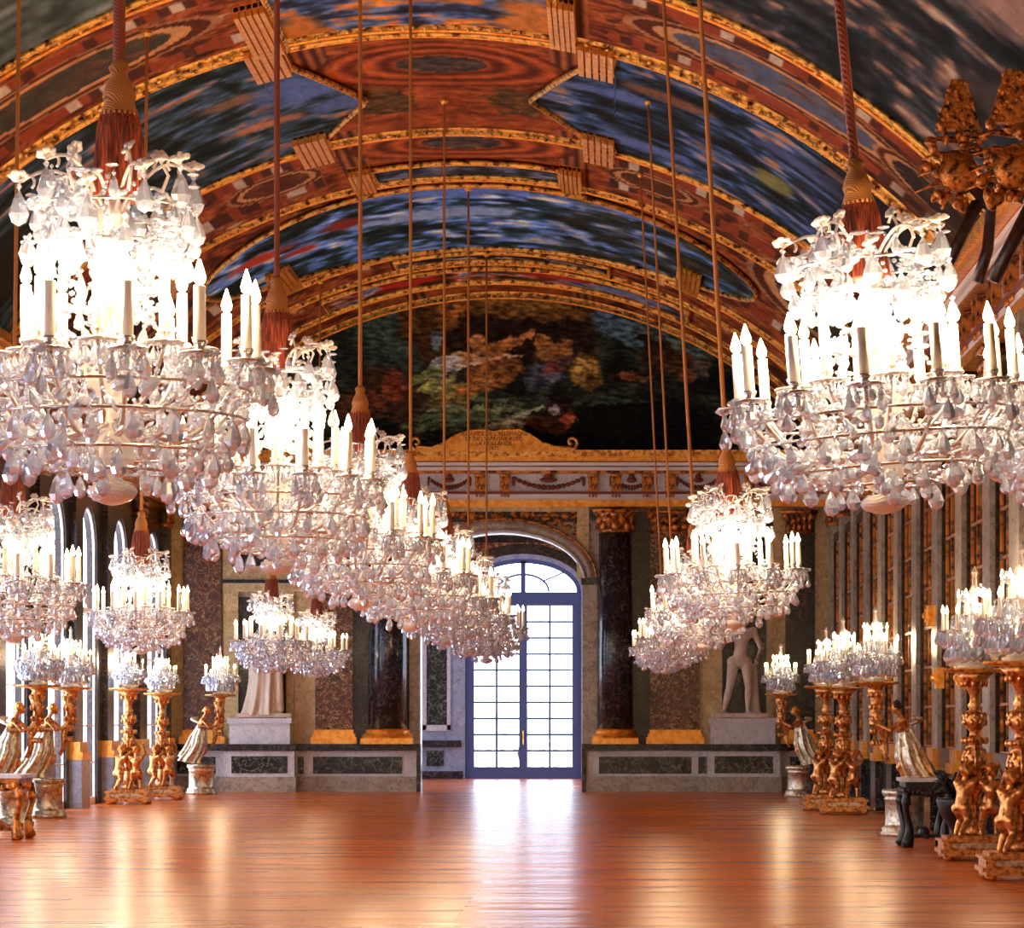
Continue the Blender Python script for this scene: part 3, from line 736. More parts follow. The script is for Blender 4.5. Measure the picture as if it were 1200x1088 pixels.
# ================================================================== side walls
# left wall: french windows between marble piers
bays = [71.3, 66.6, 62.6, 59.0]+[59.0-4.0*i for i in range(1,14)]
HW = .95
m = MB()
edges = []
for y in bays: edges += [(y-HW, y+HW)]
edges.sort()
prev = YN
WS_L = 5.2   # springing height of the side windows
for (a, b) in edges:
    m.box(-8.22,-8.0,prev,a,0,6.86); prev = b
    # arched head
    n = 12; vs = []; fs = []; cy = (a+b)/2
    pts = [(cy-HW*cos(PI*i/n), WS_L+.9*sin(PI*i/n)) for i in range(n+1)]
    for (y, z) in pts:
        for x in (-8.0,-8.22): vs += [(x,y,z),(x,y,6.86)]
    for i in range(n):
        p = i*4; q = p+4; fs += [(p,q,q+1,p+1),(p+2,p+3,q+3,q+2),(p,p+2,q+2,q)]
    m.add(vs, fs)
m.box(-8.22,-8.0,prev,YF,0,6.86); m.box(-8.6,-8,YN,YF,6.86,8.2)
struct('wall_left', m, 'marble_dark')
m = MB(); m.box(8,8.6,YN,YF,0,8.2); struct('wall_right', m, 'marble_dark')
m = MB(); m.box(-8.6,8.6,YN-.3,YN,0,12.5); struct('wall_back', m, 'marble_cream')
wn = 2
fm = MB(); fm.box(-.02,.02,-HW,-HW+.08,0,WS_L); fm.box(-.02,.02,HW-.08,HW,0,WS_L); fm.box(-.015,.015,-.04,.04,0,WS_L); fm.box(-.02,.02,-HW,HW,WS_L-1.3,WS_L-1.18); fm.box(-.02,.02,-HW,HW,0,.15)
for i in range(1,6): fm.box(-.01,.01,-HW,HW,i*.75+.1,i*.75+.13)
fm.tube([(0,-(HW-.05)*cos(PI*i/12),WS_L+.86*sin(PI*i/12)) for i in range(13)], .03, 6)
fmd = fm.data('window_frame','white_stone')
gm = MB().box(-.004,.004,-HW,HW,0,WS_L+.8).data('pane','window_glass')
for y in bays:
    r = tag(link('window_%d' % wn, None, None, (-8.06,y,0)), kind='structure'); wn += 1
    link('window_frame', fmd, r)
    link('pane', gm, r)
# pilasters on both side walls
def side_pil(sx, y, mat, w=.5, d=.22, vis=True, label=None, grp=None):
    r = thing('marble_pilaster', label, 'pilaster', (sx*8, y, 0), group=grp)
    f = -sx
    def bx(a, y0, y1, z0, z1): return (min(0,f*a), max(0,f*a), y0, y1, z0, z1)
    MB().box(*bx(d+.12,-w-.1,w+.1,0,.95)).build('pedestal','marble_blue' if sx < 0 else 'marble_black', r)
    mb = MB(); mb.box(*bx(d+.14,-w-.08,w+.08,.95,1.1)); mb.box(*bx(d+.08,-w-.04,w+.04,1.1,1.3)); mb.build('base','gold_smooth', r)
    MB().box(*bx(d,-w,w,1.3,6.3)).build('shaft', mat, r)
    mb = MB(); mb.box(*bx(d+.05,-w-.05,w+.05,6.3,6.38)); mb.box(*bx(d+.12,-w-.1,w+.1,6.76,6.86))
    for i in range(4):
        for j in range(2): mb.ell((f*(d+.02), -w+2*w*(i+.5)/4, 6.46+.16*j),(.08,w/4,.1),6,4)
    mb.build('capital','gold_dark', r, True)
mids = [(bays[i]+bays[i+1])/2 for i in range(4)]
for i, y in enumerate([72.95]+mids):
    side_pil(-1, y, 'marble_dark', .4, .12, label='dark marble pilaster between left wall windows, %s from the far corner' % ('first','second','third','fourth','fifth')[i], grp='pilasters of the window wall')
names = ['first','second','third','fourth','fifth','sixth','seventh','eighth','ninth','tenth']
for i in range(10):
    y = YF-1.3-3.4*i
    side_pil(1, y, 'marble_grey', .42, .2, label='pale grey marble pilaster on the mirror wall, %s from the far corner' % names[i], grp='pilasters of the mirror wall')
    # mirror bay between this pilaster and the next
    r = thing('wall_mirror', 'tall arched wall mirror in gilt grid, %s bay from the far corner' % names[i], 'mirror', (8,y-1.7,0), group='mirrors of the mirror wall')
    MB().box(-.06,0,-1.1,1.1,1.3,5.9).build('mirror_glass','old_mirror', r)
    g = MB()
    for q in range(4): g.box(-.085,-.06,-1.1+q*2.2/3-.02,-1.1+q*2.2/3+.02,1.3,5.9)
    for q in range(8): g.box(-.085,-.06,-1.1,1.1,1.3+q*4.6/7-.02,1.3+q*4.6/7+.02)
    g.build('glazing_bar','gold_dark', r)
    g = MB(); g.box(-.14,0,-1.2,-1.1,1.0,6.0); g.box(-.14,0,1.1,1.2,1.0,6.0); g.box(-.14,0,-1.2,1.2,5.9,6.1); g.box(-.2,0,-1.2,1.2,1.0,1.3); g.build('frame','marble_dark', r)
    MB().box(-.18,0,-1.2,1.2,0,1.0).build('dado','marble_black', r)
for i in range(9,20):
    mb = MB(); y = YF-1.3-3.4*i; mb.box(7.74,8,y-.5,y+.5,0,6.86)
    if i > 9: struct('wall_right_pier', mb, 'marble_grey')
# gilt wall brackets on the mirror wall
for i, (px, py, k) in enumerate(((1093,722,84),(1103,795,83),(1131,795,80))):
    X = 7.7; k2 = (px-VX)/(X-CX0)
    mb = MB(); mb.box(-.09,.03,-.16,.16,-.16,.16); mb.box(-.12,.0,-.11,.11,-.1,.1); mb.ell((-.12,0,0),(.05,.06,.06),8,6)
    o = mb.build('wall_bracket','gold_smooth',None,False,(X,FPX/k2,wz(py,k2)))
    tag(o, ('gilt square bracket high on the mirror wall','gilt square bracket, lower left one of the lower pair','gilt square bracket, lower right one of the lower pair')[i], 'bracket', 'gilt brackets on the mirror wall')

# ================================================================== sculpture helpers
def remesh(mb, name, mat, vox, smooth=4):
    me = mb.data(name, mat); o = link(name, me)
    a = o.modifiers.new('r','REMESH'); a.mode = 'VOXEL'; a.voxel_size = vox
    if smooth: b = o.modifiers.new('s','SMOOTH'); b.iterations = smooth; b.factor = .5
    dg = bpy.context.evaluated_depsgraph_get(); out = bpy.data.meshes.new_from_object(o.evaluated_get(dg))
    out.name = name; bpy.data.objects.remove(o); bpy.data.meshes.remove(me)
    out.materials.clear(); out.materials.append(M[mat]); out.polygons.foreach_set('use_smooth', [True]*len(out.polygons))
    return out
def hand(mb, wrist, direc, s, curl=Vector((0,0,-1)), side=1):
    w = Vector(wrist); d = Vector(direc).normalized(); c = Vector(curl); c = (c-d*c.dot(d)).normalized(); p = d.cross(c)*side
    pe = w+d*.07*s
    mb.cap(w, w+d*.03*s, .022*s, .03*s); 
    for i in range(4): mb.cap(w+d*.02*s+p*(i-1.5)*.012*s, pe+p*(i-1.5)*.019*s, .014*s, .012*s, 8)
    for i, L in enumerate((.062,.072,.066,.05)):
        a = pe+p*(i-1.5)*.02*s; b = a+(d*.8+c*.35+p*(i-1.5)*.08).normalized()*L*.5*s; e = b+(d*.35+c*.9).normalized()*L*.55*s
        mb.cap(a,b,.0105*s,.0095*s,6); mb.cap(b,e,.0095*s,.008*s,6)
    a = w+d*.02*s-p*.028*s; b = a+(d*.6-p*.7+c*.4).normalized()*.04*s; mb.cap(a,b,.013*s,.011*s,6); mb.cap(b,b+(d*.8+c*.5)*.032*s,.011*s,.009*s,6)
def head(mb, c, s, face, tilt=0.0, hair=True):
    # face: unit direction in xy; s = head height
    c = Vector(c); f = Vector(face).normalized(); up = Vector((0,0,1)); up = (up-f*up.dot(f)).normalized(); r = f.cross(up)
    R = Matrix((r, f, up)).transposed()
    def e(off, rad, n=12, m=8):
        q = c+r*off[0]*s+f*off[1]*s+up*off[2]*s; mb.ell(q, tuple(v*s for v in rad), n, m, R.to_euler())
    e((0,-.02,.08),(.34,.40,.40)); e((0,.1,-.12),(.27,.30,.34)); e((0,.2,-.38),(.12,.12,.1))
    e((0,.42,-.1),(.05,.09,.09),8,6); e((0,.39,.03),(.045,.07,.12),8,6)      # nose
    e((0,.37,-.25),(.09,.05,.025),8,6); e((0,.365,-.30),(.08,.05,.025),8,6)  # lips
    for q in (-1,1):
        e((q*.13,.33,.07),(.07,.05,.035),8,6); e((q*.13,.33,.0),(.05,.045,.03),8,6); e((q*.33,-.02,-.05),(.04,.08,.12),8,6)
        e((q*.16,.28,-.16),(.1,.09,.1),8,6)
def hair_mb(c, s, face, bun=True, curls=26, seed=1):
    mb = MB(); c = Vector(c); f = Vector(face).normalized(); up = Vector((0,0,1)); up = (up-f*up.dot(f)).normalized(); r = f.cross(up)
    rd = random.Random(seed)
    mb.ell(c+up*.14*s-f*.09*s, (.36*s,.36*s,.36*s), 12, 8)
    for i in range(curls):
        a = rd.uniform(-2.5,2.5); h = rd.uniform(-.15,.5)
        p = c-f*cos(a)*.36*s*(1 if h<.3 else .6)+r*sin(a)*.36*s*(1 if h<.3 else .7)+up*h*s
        q = (p-c).dot(f)
        if q > .22*s and h < .25: continue
        mb.ell(p, (rd.uniform(.08,.13)*s,)*3, 7, 5)
    if bun: mb.ell(c-f*.44*s+up*.12*s,(.17*s,.17*s,.15*s),10,7)
    return mb
def body(mb, J, s=1.0, female=True):
    """J: joint dict; radii scaled by s (1 = 1.4 m tall figure)"""
    g = {k: Vector(v) for k, v in J.items()}
    P, C, N = g['pelvis'], g['chest'], g['neck']
    hl, hr, sl, sr = g['hipL'], g['hipR'], g['shL'], g['shR']
    mb.cap(hl, hr, .085*s, .085*s); mb.cap(P, P+(C-P)*.55, .095*s, .082*s, 12); mb.cap(P+(C-P)*.5, C, .082*s, .1*s, 12)
    mb.cap(C, (sl+C)/2, .1*s, .075*s); mb.cap(C, (sr+C)/2, .1*s, .075*s); mb.cap((sl+C)/2, sl, .07*s, .05*s); mb.cap((sr+C)/2, sr, .07*s, .05*s)
    mb.cap(C, N, .07*s, .042*s); mb.cap(N, g['head'], .04*s, .04*s)
    for a in 'LR':
        mb.cap(g['hip'+a], g['kn'+a], .078*s, .05*s, 12); k = g['kn'+a]; an = g['an'+a]; cm = k+(an-k)*.35
        mb.cap(k, cm, .048*s, .05*s); mb.cap(cm, an, .05*s, .028*s); mb.cap(an, g['toe'+a], .03*s, .022*s); mb.ell(an+Vector((0,0,-.01)), (.032*s,)*3, 8, 6)
        for q in range(5): t = g['toe'+a]; d = (t-an).normalized(); w = d.cross(Vector((0,0,1))).normalized(); mb.cap(t+w*(q-2)*.011*s, t+w*(q-2)*.012*s+d*.018*s, .009*s, .008*s, 6)
        mb.cap(g['sh'+a], g['el'+a], .042*s, .033*s); mb.cap(g['el'+a], g['el'+a]+(g['ha'+a]-g['el'+a])*.3, .034*s, .034*s); mb.cap(g['el'+a], g['ha'+a], .032*s, .02*s)
    if female:
        n = (C-P).normalized(); f = Vector(J['face']); f = (f-n*f.dot(n)).normalized(); r = f.cross(n)
        for q in (-1,1): mb.ell(C+f*.085*s+r*q*.055*s-n*.02*s,(.045*s,)*3,10,8)
def drape(rings, n=48, folds=9, amp=.12, seed=0, hollow=False):
    """rings: list of (center, rx, ry) ; pleated cloth tube"""
    mb = MB(); vs = []; fs = []
    for j, (c, rx, ry) in enumerate(rings):
        t = j/(len(rings)-1)
        for i in range(n):
            a = 2*PI*i/n; w = 1+amp*(.35+t)*sin(folds*a+2.2*t+seed)+amp*.5*(.3+t)*sin((folds*2+1)*a-1.5*t+seed)
            vs.append((c[0]+rx*w*cos(a), c[1]+ry*w*sin(a), c[2]))
    for j in range(len(rings)-1):
        for i in range(n): fs.append((j*n+i, j*n+(i+1)%n, (j+1)*n+(i+1)%n, (j+1)*n+i))
    fs.append(tuple(range(n))); fs.append(tuple((len(rings)-1)*n+i for i in range(n))[::-1])
    return mb.add(vs, fs)

# ---- gilded woman leaning back, lifting a horn-shaped stand (faces +x)
WJ = dict(pelvis=(-.04,0,.66), chest=(-.05,0,.95), neck=(-.03,0,1.10), head=(.0,0,1.19), face=(1,0,.15),
    hipL=(-.03,.075,.64), hipR=(-.03,-.075,.64), knL=(.13,.1,.36), knR=(.02,-.1,.35), anL=(-.03,.11,.06), anR=(-.17,-.1,.07), toeL=(.09,.13,.025), toeR=(-.06,-.12,.025),
    shL=(-.03,.15,1.05), shR=(-.03,-.15,1.05), elL=(.17,.19,.93), elR=(.15,-.2,.90), haL=(.36,.085,1.06), haR=(.34,-.085,.98))
wb = MB(); body(wb, WJ); head(wb, (.02,0,1.25), .2, (1,0,.25)); hand(wb, WJ['haL'], (.9,-.3,.5), 1.0, (0,-1,0), 1); hand(wb, WJ['haR'], (.9,.3,.3), 1.0, (0,1,0), -1)
woman_me = remesh(wb, 'body', 'bronze', .011, 3)
hair_me = remesh(hair_mb((.02,0,1.25), .2, (1,0,.25)), 'hair', 'bronze', .011, 1)
hair_dark_me = hair_me.copy(); hair_dark_me.materials.clear(); hair_dark_me.materials.append(M['hair_dark'])
robe = drape([((-.04,0,.88),.125,.13),((-.04,0,.78),.13,.14),((-.05,0,.66),.165,.185),((-.04,.0,.52),.19,.2),((-.06,0,.38),.2,.22),((-.11,0,.22),.21,.23),((-.17,0,.10),.22,.24),((-.2,0,.01),.24,.25)], 60, 8, .13, 1)
robe.tube([(-.12+.2*sin(t*.5),-.17+.34*(t/12),.86+.2*(t/12)) for t in range(13)], lambda u:.035, 8)     # sash over the shoulder
robe.tube([(-.13-.02*t,.1-.01*t,.96-.078*t) for t in range(12)], lambda u:.02+.06*u, 8)                # cloth falling down the back
robe.tube([(-.12-.025*t+.01*sin(t),-.06,.92-.075*t) for t in range(12)], lambda u:.02+.06*u, 8)
robe_me = remesh(robe, 'drapery', 'bronze_silver', .013, 1)
horn = MB()
def hr(u): return .035+.075*u
horn.tube([(.2+.2*sin(PI*.5*t/14)+.03*sin(t*.9), .02*cos(t*.9), .42+.08*t) for t in range(15)], lambda u: hr(u)*(1+.12*sin(u*60)), 14)
for j in range(5):
    for i in range(8):
        a = i*PI/4+j*.4; z = .7+j*.18; horn.ell((.4+.02*j*0+.1*cos(a)*(.7+.1*j)-.02, .1*sin(a)*(.7+.1*j), z), (.03,.03,.05), 6, 4)
horn.lathe([(.08,1.4),(.12,1.48),(.1,1.52),(.16,1.56),(.18,1.58)], 20, (.4,0,0))
horn_me = horn.data('horn_stem','bronze',True)
plate_me = MB().lathe([(.17,1.565),(.33,1.58),(.37,1.6),(.36,1.62),(.1,1.625)], 24, (.4,0,0)).data('top_plate','gold')
ped_me = MB().lathe([(.36,0),(.36,.06),(.33,.08),(.345,.12),(.30,.15),(.29,.18),(.29,.54),(.31,.56),(.29,.58),(.33,.62),(.34,.66),(.33,.7)], 28, ripple=.012, lobes=12).data('pedestal','gold_dark',True)
ped2_me = ped_me.copy(); ped2_me.materials.clear(); ped2_me.materials.append(M['bronze_silver'])
def woman_stand(px, k, flip, label, dark=False, s=1.0):
    r = thing('torchere_statue', label, 'statue', (wx(px,k), FPX/k, 0), (0,0,PI if flip else 0), (s,s,s), 'gilded women holding candelabra')
    link('pedestal', ped2_me, r)
    z = .7
    ro = (0,.17,0); p = (-.1,0,z+.0)
    link('body', woman_me, r, p, ro); link('hair', hair_dark_me if dark else hair_me, r, p, ro); link('drapery', robe_me, r, p, ro)
    link('horn_stem', horn_me, r, (0.04,0,z)); link('top_plate', plate_me, r, (0.04,0,z))
    d = -1 if flip else 1
    return (wx(px,k)+d*.44*s, FPX/k, 2.325*s)

# ---- putto
def putto_mesh(v):
    mb = MB(); lean = .06
    if v == 0: J = dict(pelvis=(0,0,.27),chest=(.03,0,.42),neck=(.05,0,.50),head=(.06,0,.54),face=(1,0,.1),hipL=(0,.045,.25),hipR=(0,-.045,.25),knL=(.09,.07,.15),knR=(-.0,-.07,.14),anL=(.02,.08,.03),anR=(-.12,-.07,.03),toeL=(.08,.09,.015),toeR=(-.06,-.08,.015),
        shL=(.05,.09,.48),shR=(.05,-.09,.48),elL=(.14,.12,.56),elR=(.14,-.1,.55),haL=(.2,.07,.66),haR=(.2,-.05,.64))
    else: J = dict(pelvis=(0,0,.27),chest=(-.02,0,.42),neck=(-.01,0,.50),head=(.0,0,.54),face=(.7,.7,.1),hipL=(0,.045,.25),hipR=(0,-.045,.25),knL=(.04,.07,.14),knR=(.07,-.05,.15),anL=(-.08,.09,.03),anR=(.05,-.05,.03),toeL=(-.03,.11,.015),toeR=(.11,-.06,.015),
        shL=(-.02,.09,.48),shR=(-.02,-.09,.48),elL=(.06,.16,.43),elR=(.08,-.13,.53),haL=(.15,.12,.50),haR=(.17,-.08,.62))
    body(mb, J, .72, False)
    mb.ell(Vector(J['pelvis'])+Vector((.03,0,.05)),(.075,.08,.09),12,8)
    hc = Vector(J['head'])+Vector((.015,0,.045)); head(mb, hc, .17, J['face'])
    for a in 'LR': hand(mb, J['ha'+a], (.8,0,.6), .75, (0,-1 if a=='L' else 1,0), 1)
    me = remesh(mb, 'putto', 'bronze', .009, 3); h = remesh(hair_mb(hc, .17, J['face'], False, 22, v+3), 'putto_hair', 'gold_dark', .009, 1)
    return me, h
putti = [putto_mesh(0), putto_mesh(1)]
pl = MB()
pl.box(-.42,.42,-.34,.34,.06,.1); pl.box(-.46,.46,-.38,.38,.1,.15); pl.box(-.42,.42,-.34,.34,.15,.24); pl.box(-.45,.45,-.37,.37,.24,.27); pl.box(-.38,.38,-.3,.3,.27,.31)
plinth_me = pl.data('plinth','bronze')
pan_me = MB().box(-.44,.44,-.36,.36,.11,.14).box(-.3,.3,-.36,-.34,.165,.225).data('relief_panel','bronze_silver')
foot_me = MB().ell((0,0,.04),(.07,.07,.045),10,6).data('foot','gold_dark',True)
st = MB(); prof = [(.13,.31),(.16,.36),(.1,.42),(.06,.5),(.05,.7),(.07,.8),(.12,.86),(.13,.92),(.08,.98),(.06,1.04),(.1,1.1),(.12,1.2),(.13,1.32),(.1,1.4),(.07,1.43),(.15,1.48),(.16,1.5),(.07,1.54),(.06,1.6),(.13,1.68),(.145,1.76),(.12,1.84),(.06,1.88),(.09,1.93),(.06,1.97),(.06,2.05),(.1,2.14),(.16,2.24),(.24,2.33)]
st.lathe(prof, 18)
rd = random.Random(5)
for z, r_, n in ((.9,.13,8),(1.15,.12,9),(1.25,.13,9),(1.35,.12,9),(1.49,.15,10),(1.72,.14,8),(1.8,.13,8),(2.2,.15,9),(.45,.1,8),(.72,.07,6),(1.0,.08,6)):
    for i in range(n): a = 2*PI*i/n+z*3; st.ell((r_*cos(a),r_*sin(a),z),(.028,.028,.045),6,4)
for i in range(3):
    a = 2*PI*i/3+.5; st.tube([(.07*cos(a)+.09*sin(PI*t/10)*cos(a), .07*sin(a)+.09*sin(PI*t/10)*sin(a), 1.0+.09*t/1.0*.5) for t in range(11)], .018, 6)
stem_me = st.data('carved_stem','bronze',True)
tp_me = MB().lathe([(.2,2.33),(.38,2.345),(.42,2.37),(.41,2.39),(.1,2.395)],24).data('top_plate','gold')
def putti_stand(px, k, label, s=1.0, rz=0, side=1):
    r = thing('torchere_stand', label, 'candelabrum stand', (wx(px,k), FPX/k, 0), (0,0,rz), (s,s,s), 'gilded stands carried by putti')
    link('plinth', plinth_me, r); link('relief_panel', pan_me, r)
    for x in (-.36,.36):
        for y in (-.28,.28): link('foot', foot_me, r, (x,y,0))
    link('carved_stem', stem_me, r); link('top_plate', tp_me, r)
    for i in range(3):
        a = (-PI/2-.65, -PI/2+.65, PI/2)[i]; p = (.3*cos(a), .26*sin(a), .31)
        v = i % 2; f = math.atan2(-p[1], -p[0])-(PI/4 if v else 0)
        q = link('putto', putti[v][0], r, p, (0,0,f), (1.36,)*3); link('hair', putti[v][1], q)
    return (wx(px,k), FPX/k, 2.395*s)

# ================================================================== chandeliers
pend = {}
def pear(name, w, h, mat='crystal'):   # faceted pear drop, hanging point at z=0
    m = MB(); m.lathe([(.004,0),(.014,-.012),(.004,-.026)],6)
    m.lathe([(.003,-.026),(w*.28,-.026-h*.25),(w*.5,-.026-h*.66),(w*.36,-.026-h*.88),(.003,-.026-h)],7)
    return m
pear_s, pear_m, pear_l = pear('p',.045,.085), pear('p',.06,.11), pear('p',.082,.14)
bead = MB().lathe([(.001,.016),(.015,.006),(.015,-.006),(.001,-.016)],6)
ros = MB().lathe([(.003,.012),(.03,.006),(.036,0),(.03,-.006),(.003,-.012)],8)
flower = MB()
for i in range(6): flower.ell((.032*cos(i*PI/3),.032*sin(i*PI/3),0),(.024,.024,.014),6,4)
flower.ell((0,0,.012),(.018,)*3,6,4)
def sagline(a, b, sag, n): return [Vector(a).lerp(Vector(b), i/n)+Vector((0,0,-sag*4*(i/n)*(1-i/n))) for i in range(n+1)]
def ring_pts(R, z, n=36): return [(R*cos(2*PI*i/n),R*sin(2*PI*i/n),z) for i in range(n)]
T = Matrix.Translation
def xf(p, s=1.0, rx=0, ry=0, rz=0): return T(Vector(p)) @ Euler((rx,ry,rz)).to_matrix().to_4x4() @ Matrix.Scale(s,4)
rc = random.Random(11)
NO, NI = 12, 8
OUT = [(.93*cos(2*PI*(i+.5)/NO), .93*sin(2*PI*(i+.5)/NO), 0.0) for i in range(NO)]
INN = [(.56*cos(2*PI*i/NI), .56*sin(2*PI*i/NI), .10) for i in range(NI)]
HOOPS = [(.90,-.16),(.86,-.34),(.66,-.56),(.36,-.68),(.42,.78),(.5,1.02)]
CH = {}
a = MB(); a.lathe([(.02,0),(.12,.0),(.135,.012),(.13,.02),(.02,.015)],14); CH['pan'] = a.data('drip_pan','silver_arm',True)
a = MB(); a.lathe([(.04,.015),(.046,.03),(.03,.04),(.044,.07),(.046,.09)],10); CH['socket'] = a.data('candle_socket','silver_arm',True)
a = MB(); a.lathe([(.037,.06),(.035,.43),(.01,.442)],12); CH['candle'] = a.data('candle','candle_wax',True)
a = MB(); a.lathe([(.006,.435),(.03,.455),(.038,.485),(.026,.53),(.004,.60)],10); CH['flame'] = a.data('flame','flame',True)
CH['pear'] = [q.data('pendant','crystal') for q in (pear_s, pear_m, pear_l)]
a = MB()
a.lathe([(.03,-.74),(.09,-.7),(.14,-.6),(.12,-.5),(.05,-.42),(.04,-.3),(.07,-.2),(.16,-.1),(.19,.02),(.12,.12),(.05,.18),(.05,.3),(.1,.38),(.13,.5),(.1,.62),(.05,.68),(.04,.8),(.08,.88),(.1,.98),(.05,1.06),(.04,1.2),(.02,1.3)],14,ripple=.1,lobes=7)
CH['stem'] = a.data('glass_stem','crystal_milky')
def arm_curve(a0, R, z0, z1, dip):
    return [(r*cos(a0), r*sin(a0), z0+(z1-z0)*t-dip*sin(PI*t)+0) for t, r in [(i/14, .08+(R-.08)*(i/14)**.8) for i in range(15)]]
arms = [MB().tube(arm_curve(2*PI*(i+.5)/NO, .93, -.38, -.0, .26), .017, 6) for i in range(NO)]
arms_i = [MB().tube(arm_curve(2*PI*i/NI, .56, -.25, .1, .16), .015, 6) for i in range(NI)]
CH['arm_o'] = [m.data('arm','silver_arm',True) for m in arms]; CH['arm_i'] = [m.data('arm','silver_arm',True) for m in arms_i]
a = MB(); [a.merge(m) for m in arms+arms_i]; CH['arms_all'] = a.data('arms','silver_arm',True)
hoops = [MB().tube(ring_pts(R,z), .012, 5, True) for R, z in HOOPS]
CH['hoop'] = [h.data('hoop','silver_arm',True) for h in hoops]
a = MB(); [a.merge(m) for m in hoops]; CH['hoops_all'] = a.data('hoops','silver_arm',True)
# crown scrolls
NCR = 10
def crown_arm(i):
    m = MB(); a0 = 2*PI*(i+.3)/NCR; R = .56+.06*((i*7)%3-1)*.6; zt = 1.28-.1*((i*5)%3)
    p = [(.06+(R-.06)*t, 1.0+ (zt-1.0)*t+.16*sin(PI*t)) for t in [q/9 for q in range(10)]]
    m.tube([(r*cos(a0), r*sin(a0), z) for r, z in p], .013, 5)
    m.tube([((R-.05+.05*cos(t))*cos(a0),(R-.05+.05*cos(t))*sin(a0),zt+.05*sin(t)) for t in [q*.5 for q in range(9)]], .01, 5)
    m.merge(flower, xf((R*cos(a0),R*sin(a0),zt+.04), 1.3, .4, 0, a0))
    if i % 2 == 0: m.tube([(.3*cos(a0),.3*sin(a0),1.1),(.36*cos(a0),.36*sin(a0),1.25),(.3*cos(a0),.3*sin(a0),1.36),(.26*cos(a0),.26*sin(a0),1.30)], .012, 5); m.merge(flower, xf((.3*cos(a0),.3*sin(a0),1.38),1.1,.9,0,a0))
    return m, (R*cos(a0), R*sin(a0), zt-.01)
crown = [crown_arm(i) for i in range(NCR)]
CH['crown'] = [m.data('crown_arm','crystal_milky',True) for m, p in crown]
a = MB(); [a.merge(m) for m, p in crown]; CH['crown_all'] = a.data('crown','crystal_milky',True)
a = MB()
vs = []; a.lathe([(.03,-.74),(.1,-.755),(.155,-.79),(.16,-.82),(.13,-.86),(.06,-.89),(.01,-.90)],20)
for j in range(5): a.tube([( (.162-.012*abs(j-2)*abs(j-2)*.8)*cos(t*.35), (.162-.012*abs(j-2)*abs(j-2)*.8)*sin(t*.35), -.76-.025*j+.008*sin(t*2)) for t in range(18)], .005, 4, True)
CH['ball'] = a.data('bottom_ball','crystal_milky',True)
# pendants that are parts: first 100 (largest), the rest is one uncountable cluster
PL = []   # (size index, pos, rz, scale)
for i, p in enumerate(OUT):
    for q in range(3):
        an = 2*PI*(i+.5)/NO+(q-1)*1.1; PL.append((2, (p[0]+.12*cos(an), p[1]+.12*sin(an), -.02-.1*(q==1)), rc.uniform(0,3), rc.uniform(.95,1.25)))
for R, z, n, s in ((.86,-.34,20,2),(.66,-.54,14,2),(.36,-.66,8,2)):
    for i in range(n): an = 2*PI*(i+.5*(n%3))/n; PL.append((s, (R*cos(an),R*sin(an),z), rc.uniform(0,3), rc.uniform(1.0,1.45)))
for m, p in crown: PL.append((2, (p[0],p[1],p[2]), rc.uniform(0,3), rc.uniform(1.2,1.7)))
for i in range(10): an = 2*PI*i/10; PL.append((1, (.44*cos(an),.44*sin(an),.78), 0, 1.3))
PL = PL[:98]
CH['pend_all'] = MB()
for s, p, rz, sc in PL: CH['pend_all'].merge((pear_s,pear_m,pear_l)[s], xf(p, sc, 0,0,rz))
CH['pend_all'] = CH['pend_all'].data('pendants','crystal')
# the cluster of small crystals and bead chains
cl = MB()
def chain(a, b, sag, n):
    for p in sagline(a, b, sag, n): cl.merge(bead, xf(p, rc.uniform(.9,1.3)))
for i in range(NO): chain(OUT[i], OUT[(i+1)%NO], .12, 10); chain(OUT[i], (INN[i*NI//NO]), .1, 7); chain((OUT[i][0],OUT[i][1],-.03),(HOOPS[1][0]*cos(2*PI*i/NO),HOOPS[1][0]*sin(2*PI*i/NO),-.34),.0,6)
for i in range(16):
    a0 = 2*PI*i/16; a1 = 2*PI*(i+.5)/16
    chain((.88*cos(a0),.88*sin(a0),-.34),(.66*cos(a1),.66*sin(a1),-.56),.04,6); chain((.66*cos(a1),.66*sin(a1),-.56),(.36*cos(a1),.36*sin(a1),-.68),.02,5)
    if i % 2 == 0: chain((.5*cos(a0),.5*sin(a0),1.02),(.08*cos(a0),.08*sin(a0),1.32),.05,8); chain((.5*cos(a0),.5*sin(a0),1.02),(.42*cos(a1),.42*sin(a1),.78),.02,5); chain((.42*cos(a0),.42*sin(a0),.78),(.3*cos(a0),.3*sin(a0),.4),.0,8); chain((.3*cos(a0),.3*sin(a0),.4),(.56*cos(a1),.56*sin(a1),.12),.05,8)
for i, p in enumerate(OUT):
    for q in range(7): an = 2*PI*q/7+.3; cl.merge(pear_m, xf((p[0]+.11*cos(an),p[1]+.11*sin(an),-.0), rc.uniform(.9,1.2),rc.uniform(-.15,.15),0,an))
for i, p in enumerate(INN):
    for q in range(6): an = 2*PI*q/6; cl.merge(pear_m, xf((p[0]+.11*cos(an),p[1]+.11*sin(an),.1), rc.uniform(.9,1.3),0,0,an))
for i in range(34):   # basket body
    for z, R in ((-.16,.9),(-.34,.84),(-.47,.74)):
        an = 2*PI*(i+rc.uniform(0,1))/34; cl.merge(rc.choice((ros,pear_m,pear_s,ros,pear_m)), xf((R*cos(an),R*sin(an),z+rc.uniform(-.06,.06)), rc.uniform(1.0,1.8), rc.uniform(-1.2,1.2), rc.uniform(-.4,.4), an))
